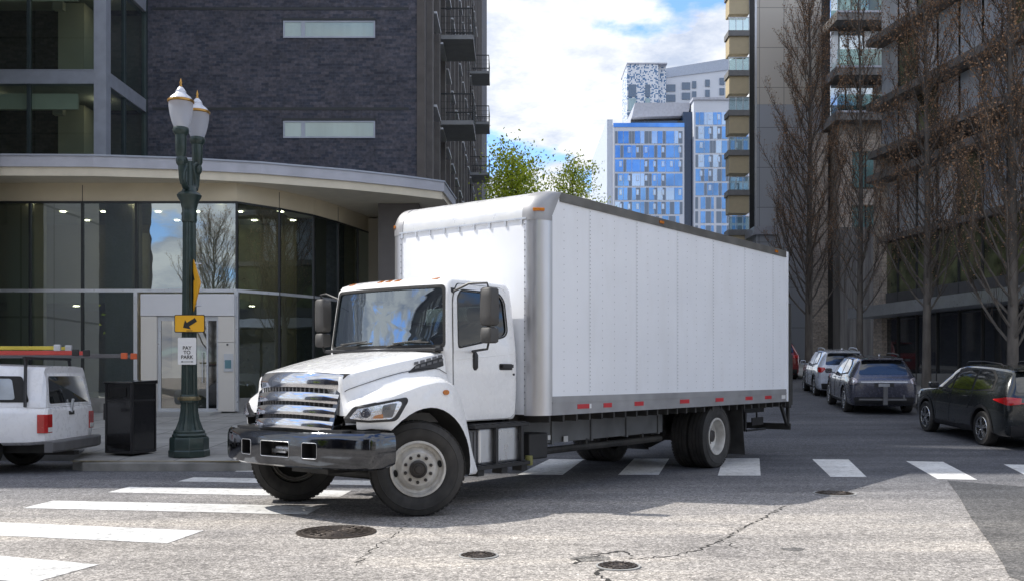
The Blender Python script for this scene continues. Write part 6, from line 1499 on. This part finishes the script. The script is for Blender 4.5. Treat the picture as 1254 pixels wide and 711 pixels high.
# canopy rear door and its window
g = MB(); patch(g, CBV, rpoly([(-.72, 1.05), (.72, 1.05), (.62, 1.55), (-.62, 1.55)], .05), (-5, 0, 0), (0, 1, 0), (0, 0, 1), (1, 0, 0), off=.008, rings=3, nang=40); cd = g.build('canopy_door', 'pkwhite', pu)
g = MB(); patch(g, CBV, rpoly([(-.69, 1.075), (.69, 1.075), (.60, 1.50), (-.60, 1.50)], .05), (-5, 0, 0), (0, 1, 0), (0, 0, 1), (1, 0, 0), off=.014, rings=3, nang=40); g.build('rear_window', 'tint', cd)
g = MB(); g.cbox((-Lh - .02, 0.0, 1.03), (.03, .04, .22), rx=.3); g.build('latch', 'silver', cd)
for sd in (-1, 1):
    g = MB(); patch(g, CBV, rpoly([(-2.20, 1.10), (-2.05, 1.50), (-.62, 1.52), (-.62, 1.10)], .05), (0, sd * 4, 0), (1, 0, 0), (0, 0, 1), (0, -sd, 0), off=.006, rings=3, nang=30); o = g.build('side_window', 'seal', pu)
    g = MB(); patch(g, CBV, rpoly([(-1.98, 1.14), (-1.90, 1.46), (-.68, 1.48), (-.68, 1.14)], .05), (0, sd * 4, 0), (1, 0, 0), (0, 0, 1), (0, -sd, 0), off=.012, rings=3, nang=30); g.build('pane', mat('pale_pane', (.42, .46, .50), .15, spec=.8) if 'pale_pane' not in bpy.data.materials else bpy.data.materials['pale_pane'], o)
    # lights
    g = MB(); g.prism([(-Lh - .014, sd * .655), (-Lh - .014, sd * .815), (-Lh + .02, sd * .856), (-Lh + .13, sd * .862), (-Lh + .13, sd * .655)], 'Z', .63, .915); o = g.build('tail_light', 'red', pu, bev=.006)
    g = MB(); g.box(-Lh - .019, -Lh - .012, sd * .665, sd * .80, .645, .715); g.build('reverse_lamp', 'whitetape', o)
g = MB(); g.box(-Lh - .006, -Lh + .02, -.63, .63, .50, .985); o = g.build('tailgate', 'pkwhite', pu, bev=.012)
g = MB(); g.box(-Lh - .018, -Lh - .004, -.09, .09, .885, .945); g.build('handle', 'black', o, bev=.008)
g = MB()
g.loft([[(x, y, z) for x, z in ((-Lh - .16 + e, .33), (-Lh - .18 + e, .36), (-Lh - .18 + e, .49), (-Lh - .15 + e, .51), (-Lh + .02, .51), (-Lh + .02, .33))] for y, e in ((-.86, .06), (-.6, 0), (.6, 0), (.86, .06))]); g.build('rear_bumper', 'grey', pu, bev=.01)
g = MB(); g.box(-Lh - .10, -Lh + .5, -.06, .10, .24, .30); g.box(-2.3, 2.2, -.5, -.4, .30, .44); g.box(-2.3, 2.2, .4, .5, .30, .44); g.build('tow_bar', 'frame', pu)
g = MB(); g.tube([(-1.35, -.7, .36), (-1.35, .7, .36)], .05, 8); g.tube([(1.6, -.7, .36), (1.6, .7, .36)], .04, 8); g.build('axle', 'frame', pu)
for x in (-2.18, -.7):
    g = MB(); g.bar((x + .02, .86, 1.03), (x + .08, .72, 1.80), .05, .03); g.bar((x + .02, -.86, 1.03), (x + .08, -.72, 1.80), .05, .03); g.bar((x + .08, -.78, 1.78), (x + .08, .78, 1.78), .04, .04); g.build('rack_hoop', 'black', pu)
def ladder(name, label, y0, y1, x0, x1, z, mt, tip=None, rail=.09, tilt=False):
    root = thing(name, label, 'ladder', (pkx, pky, 0), PI)
    for y in (y0, y1):
        g = MB(); g.box(x0, x1, y - .016, y + .016, z, z + rail); g.build('rail', mt, root, bev=.004)
    g = MB(); x = x0 + .15
    while x < x1 - .1: g.tube([(x, y0, z + rail / 2), (x, y1, z + rail / 2)], .015, 6); x += .3
    g.build('rungs', 'silver', root)
    if tip:
        for y in (y0, y1):
            g = MB(); g.cbox((x0 - .02, y, z + rail / 2), (.10, .05, .10)); g.build('foot', tip, root, bev=.01)
    return root
ladder('ladder', 'red fibreglass ladder lying on the pickup roof rack under the yellow one', .30, .68, -2.83, 1.6, 1.835, mat('red_fibreglass', (.55, .07, .06), .45), 'black', .06)
ladder('ladder', 'yellow fibreglass ladder lying on top of the red ladder', .30, .68, -2.55, 1.9, 1.915, mat('yellow_fibreglass', (.62, .50, .07), .45), 'silver', .05)
ladder('ladder', 'dark aluminium ladder with orange feet sticking out beyond the pickup tailgate', -.55, -.15, -3.25, 1.4, 1.80, 'grey', mat('orange_foot', (.62, .12, .04), .5), .06)

# ------------------------------------------------------------------ trees
W['bark'] = mat('grey_bark', (0.14, 0.125, 0.11), 0.9, var=.4, vs=6, bmp=.5, bs=18, stretch=(1, 1, .3))
W['twig'] = mat('brown_twig', (0.085, 0.064, 0.048), 0.9, var=.3, vs=4)
W['bud'] = mat('brown_buds', (0.34, 0.20, 0.11), 0.8, var=.4, vs=5)
def leafmat(name, c):
    m, t, out = nt(name); v = objcoord(t); col_ = ramp(t, noise(t, v, 1.6, 4), [(.3, scl(c, .7)), (.7, scl(c, 1.3))])
    d = t.nodes.new('ShaderNodeBsdfDiffuse'); L(t, col_, d.inputs[0]); tr_ = t.nodes.new('ShaderNodeBsdfTranslucent'); L(t, col_, tr_.inputs[0])
    mx_ = t.nodes.new('ShaderNodeMixShader'); mx_.inputs[0].default_value = .45; L(t, d.outputs[0], mx_.inputs[1]); L(t, tr_.outputs[0], mx_.inputs[2]); L(t, mx_.outputs[0], out.inputs[0]); return m
W['leafg'] = leafmat('spring_leaf', (0.66, 0.74, 0.10))
W['leafd'] = mat('deep_leaf', (0.24, 0.34, 0.05), 0.6, var=.4, vs=1.5)
def bare_tree(name, label, x, y, H, spread, seed, r0=.16, base=2.6, dens=1.0):
    rnd = random.Random(seed); z0 = G(x, y) + .15
    root = thing(name, label, 'tree', (x, y, z0), group='bare street trees on the right sidewalk')
    g = MB(); pts = []; p = Vector((0, 0, 0)); d = Vector((rnd.uniform(-.02, .02), rnd.uniform(-.02, .02), 1))
    n = 16; cl = []
    for i in range(n + 1):
        q = i / n; cl.append(Vector((math.sin(q * 5 + seed) * .10 * q, math.cos(q * 4 + seed) * .08 * q, H * .93 * q)))
    rr = [r0 * (1.25 if i == 0 else 1) * (1 - .93 * i / n) + .008 for i in range(n + 1)]
    g.tube(cl, rr, 10); g.build('trunk', 'bark', root, smooth=60)
    cr = MB(); 
    def at(q):
        i = min(n - 1, int(q * n)); f = q * n - i; return cl[i].lerp(cl[i + 1], f)
    def twigs(pts, rad, dep, L_):
        # side shoots of a branch
        m_ = max(3, int(L_ / .15 * dens))
        for k in range(m_):
            t_ = .15 + .85 * (k + rnd.random()) / m_; i = min(len(pts) - 2, int(t_ * (len(pts) - 1))); f = t_ * (len(pts) - 1) - i; p = pts[i].lerp(pts[i + 1], min(f, 1)); dd = (pts[i + 1] - pts[i]).normalized()
            a = rnd.uniform(0, 2 * PI); side = Vector((math.cos(a), math.sin(a), 0)); l = rnd.uniform(.3, .75) * (1.15 - t_ * .5)
            dr_ = (dd * .8 + side * .65 + Vector((0, 0, .35))).normalized()
            q = [p]; c = p
            for s in range(3):
                c = c + dr_ * l / 3; dr_ = (dr_ + Vector((rnd.uniform(-.15, .15), rnd.uniform(-.15, .15), .18))).normalized(); q.append(c)
            cr.tube(q, [.007, .0055, .004, .003], 3, m=0, cap=False)
            for s in range(rnd.randint(3, 7)):
                e = q[rnd.randint(1, 3)] + Vector((rnd.uniform(-.07, .07), rnd.uniform(-.07, .07), rnd.uniform(-.08, .10))); w_ = rnd.uniform(.010, .024) * (1 + min(.6, e.z / 25))
                ax_ = Vector((rnd.uniform(-1, 1), rnd.uniform(-1, 1), rnd.uniform(-1, 1))).normalized() * w_; bx_ = Vector((rnd.uniform(-1, 1), rnd.uniform(-1, 1), rnd.uniform(-1, 1))).normalized() * w_
                if e.z > 3.2 + 4 * rnd.random(): cr.add([e - ax_, e + bx_, e + ax_, e - bx_], [(0, 1, 2, 3)], 1)
    nb = int(46 * dens + 10)
    for k in range(nb):
        q = (base + (H * .90 - base) * ((k + rnd.random()) / nb)) / (H * .93); p = at(min(q, .98)); a = k * 2.4 + rnd.uniform(-.5, .5)
        up = 1 - q; l = (spread * 2.6 * (.35 + .65 * up)) * rnd.uniform(.75, 1.2); l = min(l, (H - p.z) * .95 + .4)
        d = Vector((math.cos(a), math.sin(a), 1.05 + .5 * q)).normalized(); pts = [p]; c = p; ns = 7
        for s in range(ns):
            c = c + d * l / ns; rad = math.hypot(c.x, c.y)
            d = (d + Vector((rnd.uniform(-.12, .12), rnd.uniform(-.12, .12), .16))); 
            if rad > spread * .8: d = d - Vector((c.x, c.y, 0)).normalized() * .22
            d.normalize(); pts.append(c)
        rb_ = max(.009, r0 * .27 * (.3 + .7 * up)); cr.tube(pts, [rb_ * (1 - .85 * s / ns) + .003 for s in range(ns + 1)], 5, m=2, cap=False)
        twigs(pts, rb_, 1, l)
        for s in range(2 if l > 1.5 else 1):
            i = rnd.randint(2, 5); c = pts[i]; d2 = ((pts[i + 1] - pts[i]).normalized() + Vector((rnd.uniform(-.6, .6), rnd.uniform(-.6, .6), .2))).normalized(); q2 = [c]
            for t_ in range(4): c = c + d2 * l * .13; d2 = (d2 + Vector((rnd.uniform(-.1, .1), rnd.uniform(-.1, .1), .18))).normalized(); q2.append(c)
            cr.tube(q2, [rb_ * .45, rb_ * .35, rb_ * .25, .005, .003], 4, m=0, cap=False); twigs(q2, .01, 1, l * .5)
    cr.build('crown', ['twig', 'bud', 'bark'], root, fix=False)
    return root
bare_tree('bare_street_tree', 'tall bare columnar tree just right of the cargo box, furthest of the bare trees', 14.15, 46.0, 19.5, 1.9, 11, .19, 2.4, 1.6)
bare_tree('bare_street_tree', 'bare columnar tree rising behind the pale wagon', 13.75, 38.2, 17.5, 1.4, 12, .13, 2.6, 1.1)
bare_tree('bare_street_tree', 'bare pale-barked tree standing between the slate and the dark green cars', 13.3, 31.0, 16.0, 1.5, 13, .135, 2.6, 1.5)
bare_tree('bare_street_tree', 'bare tree with forking limbs near the right edge behind the nearest parked car', 12.95, 25.0, 15.0, 1.7, 14, .145, 1.5, 1.5)
bare_tree('bare_street_tree', 'bare tree at the very right edge of the view above the dark car', 14.1, 24.2, 14.0, 1.6, 15, .12, 2.2, 1.1)
def leafy(name, label, x, y, z0, H, spread, seed, nl=2600, leaf=.10, cat='tree', group=None, dark=.35):
    rnd = random.Random(seed); root = thing(name, label, 'tree', (x, y, z0), group=group)
    g = MB(); n = 10; cl = [Vector((math.sin(i * .5 + seed) * .12, math.cos(i * .6 + seed) * .12, H * .85 * i / n)) for i in range(n + 1)]; g.tube(cl, [.17 * (1 - .9 * i / n) + .01 for i in range(n + 1)], 8); g.build('trunk', 'bark', root, smooth=60)
    cr = MB(); tips = []
    for k in range(46):
        q = .25 + .72 * (k / 46); i = min(n - 1, int(q * n)); p = cl[i].lerp(cl[i + 1], q * n - i); a = k * 2.4 + rnd.uniform(-.4, .4); w_ = spread * (1 - .75 * max(0, q - .35)) * rnd.uniform(.55, 1.15)
        d = Vector((math.cos(a), math.sin(a), rnd.uniform(.5, 1.1))).normalized(); pts = [p]; c = p
        for s in range(5): c = c + d * w_ / 4; d = (d + Vector((rnd.uniform(-.2, .2), rnd.uniform(-.2, .2), .1))).normalized(); pts.append(c); tips.append((c, .3 + .2 * rnd.random()))
        cr.tube(pts, [.035, .028, .02, .014, .009, .004], 4, m=2, cap=False)
    for k in range(nl):
        c, s = rnd.choice(tips); v = Vector((rnd.gauss(0, s), rnd.gauss(0, s), rnd.gauss(0, s * .8))); e = c + v
        u1 = Vector((rnd.uniform(-1, 1), rnd.uniform(-1, 1), rnd.uniform(-1, 1))).normalized(); u2 = u1.cross(Vector((rnd.uniform(-1, 1), rnd.uniform(-1, 1), rnd.uniform(-1, 1)))).normalized(); l = leaf * rnd.uniform(.6, 1.3)
        cr.add([e - u1 * l, e + u2 * l * .55, e + u1 * l, e - u2 * l * .55], [(0, 1, 2, 3)], 1 if rnd.random() < dark else 0)
    cr.build('crown', ['leafg', 'leafd', 'twig'], root, fix=False); return root
leafy('leafy_tree', 'fresh green leafy tree rising behind the cargo box roof', -.1, 48, 1.5, 12.2, 2.8, 3, 15000, .085, dark=.2)
leafy('leafy_tree', 'smaller fresh green tree right of the larger one behind the cargo box', 4.9, 78, 2.9, 18.0, 3.2, 5, 9000, .11, dark=.25)
leafy('leafy_tree', 'dark green street tree reflected in the left lobby panes, behind the camera', -27, -5, 0, 8.0, 2.6, 6, 3500, .13, dark=.85)
leafy('leafy_tree', 'dark green street tree behind the camera to the right, reflected in the curved lobby panes', 5.5, -6, 0, 9.0, 3.2, 7, 3500, .16, dark=.6)
bare_tree('bare_street_tree', 'bare tree behind the camera seen only in the lobby glass', -18.5, -9.0, 11.0, 2.2, 21, .17, 2.2, 1.0)

# ------------------------------------------------------------------ light, sky, camera
sunv = Vector((-2.91, .65, 3.80)).normalized()
sl = bpy.data.lights.new('sun', 'SUN'); sl.energy = 5.0; sl.angle = R(.53); sl.color = (1.0, .955, .88)
so = bpy.data.objects.new('sun', sl); col.objects.link(so); so.rotation_euler = (-sunv).to_track_quat('-Z', 'Y').to_euler(); so.location = (-20, 5, 40)
w = bpy.data.worlds.new('World'); scene.world = w; w.use_nodes = True; t = w.node_tree; t.nodes.clear()
out = t.nodes.new('ShaderNodeOutputWorld'); bg = t.nodes.new('ShaderNodeBackground'); L(t, bg.outputs[0], out.inputs[0])
sk = t.nodes.new('ShaderNodeTexSky'); sk.sky_type = 'NISHITA'; sk.sun_disc = False; sk.sun_elevation = math.asin(sunv.z); sk.sun_rotation = math.atan2(sunv.x, sunv.y); sk.air_density = 1.0; sk.dust_density = .6; sk.ozone_density = 1.5
tc = t.nodes.new('ShaderNodeTexCoord'); sp = t.nodes.new('ShaderNodeSeparateXYZ'); L(t, tc.outputs['Generated'], sp.inputs[0])
mxz = t.nodes.new('ShaderNodeMath'); mxz.operation = 'MAXIMUM'; mxz.inputs[1].default_value = 0.0; L(t, sp.outputs[2], mxz.inputs[0])
adz = t.nodes.new('ShaderNodeMath'); adz.inputs[1].default_value = .22; L(t, mxz.outputs[0], adz.inputs[0])
dx = t.nodes.new('ShaderNodeMath'); dx.operation = 'DIVIDE'; L(t, sp.outputs[0], dx.inputs[0]); L(t, adz.outputs[0], dx.inputs[1])
dy = t.nodes.new('ShaderNodeMath'); dy.operation = 'DIVIDE'; L(t, sp.outputs[1], dy.inputs[0]); L(t, adz.outputs[0], dy.inputs[1])
cb = t.nodes.new('ShaderNodeCombineXYZ'); L(t, dx.outputs[0], cb.inputs[0]); L(t, dy.outputs[0], cb.inputs[1]); cb.inputs[2].default_value = 12.1
f1 = noise(t, cb.outputs[0], 2.4, 10, .56)
cov = ramp(t, f1, [(0.40, (0, 0, 0)), (0.465, (1, 1, 1))])
f2 = noise(t, cb.outputs[0], 4.2, 9, .62)
cc = ramp(t, f2, [(0.34, (2.7, 3.1, 3.9)), (0.47, (4.1, 4.3, 4.7)), (0.58, (5.4, 5.5, 5.6))])
sky2 = mixc(t, sk.outputs[0], (0.86, 1.06, 1.42), 1.0, 'MULTIPLY')
fin = mixc(t, sky2, cc, cov); L(t, fin, bg.inputs[0]); bg.inputs[1].default_value = .225
cam = bpy.data.cameras.new('camera'); co = bpy.data.objects.new('camera', cam); col.objects.link(co); scene.camera = co
co.location = (0, 0, CAM_H); co.rotation_euler = (PI / 2, 0, 0)
cam.sensor_width = 36; cam.lens = F / 1254 * 36; cam.shift_y = (HY - 355.5) / 1254; cam.clip_end = 4000; cam.clip_start = .1
scene.view_settings.view_transform = 'Standard'; scene.view_settings.look = 'None'; scene.view_settings.exposure = 0; scene.view_settings.gamma = 1
scene.cycles.use_denoising = True; scene.cycles.max_bounces = 8; scene.cycles.transparent_max_bounces = 12
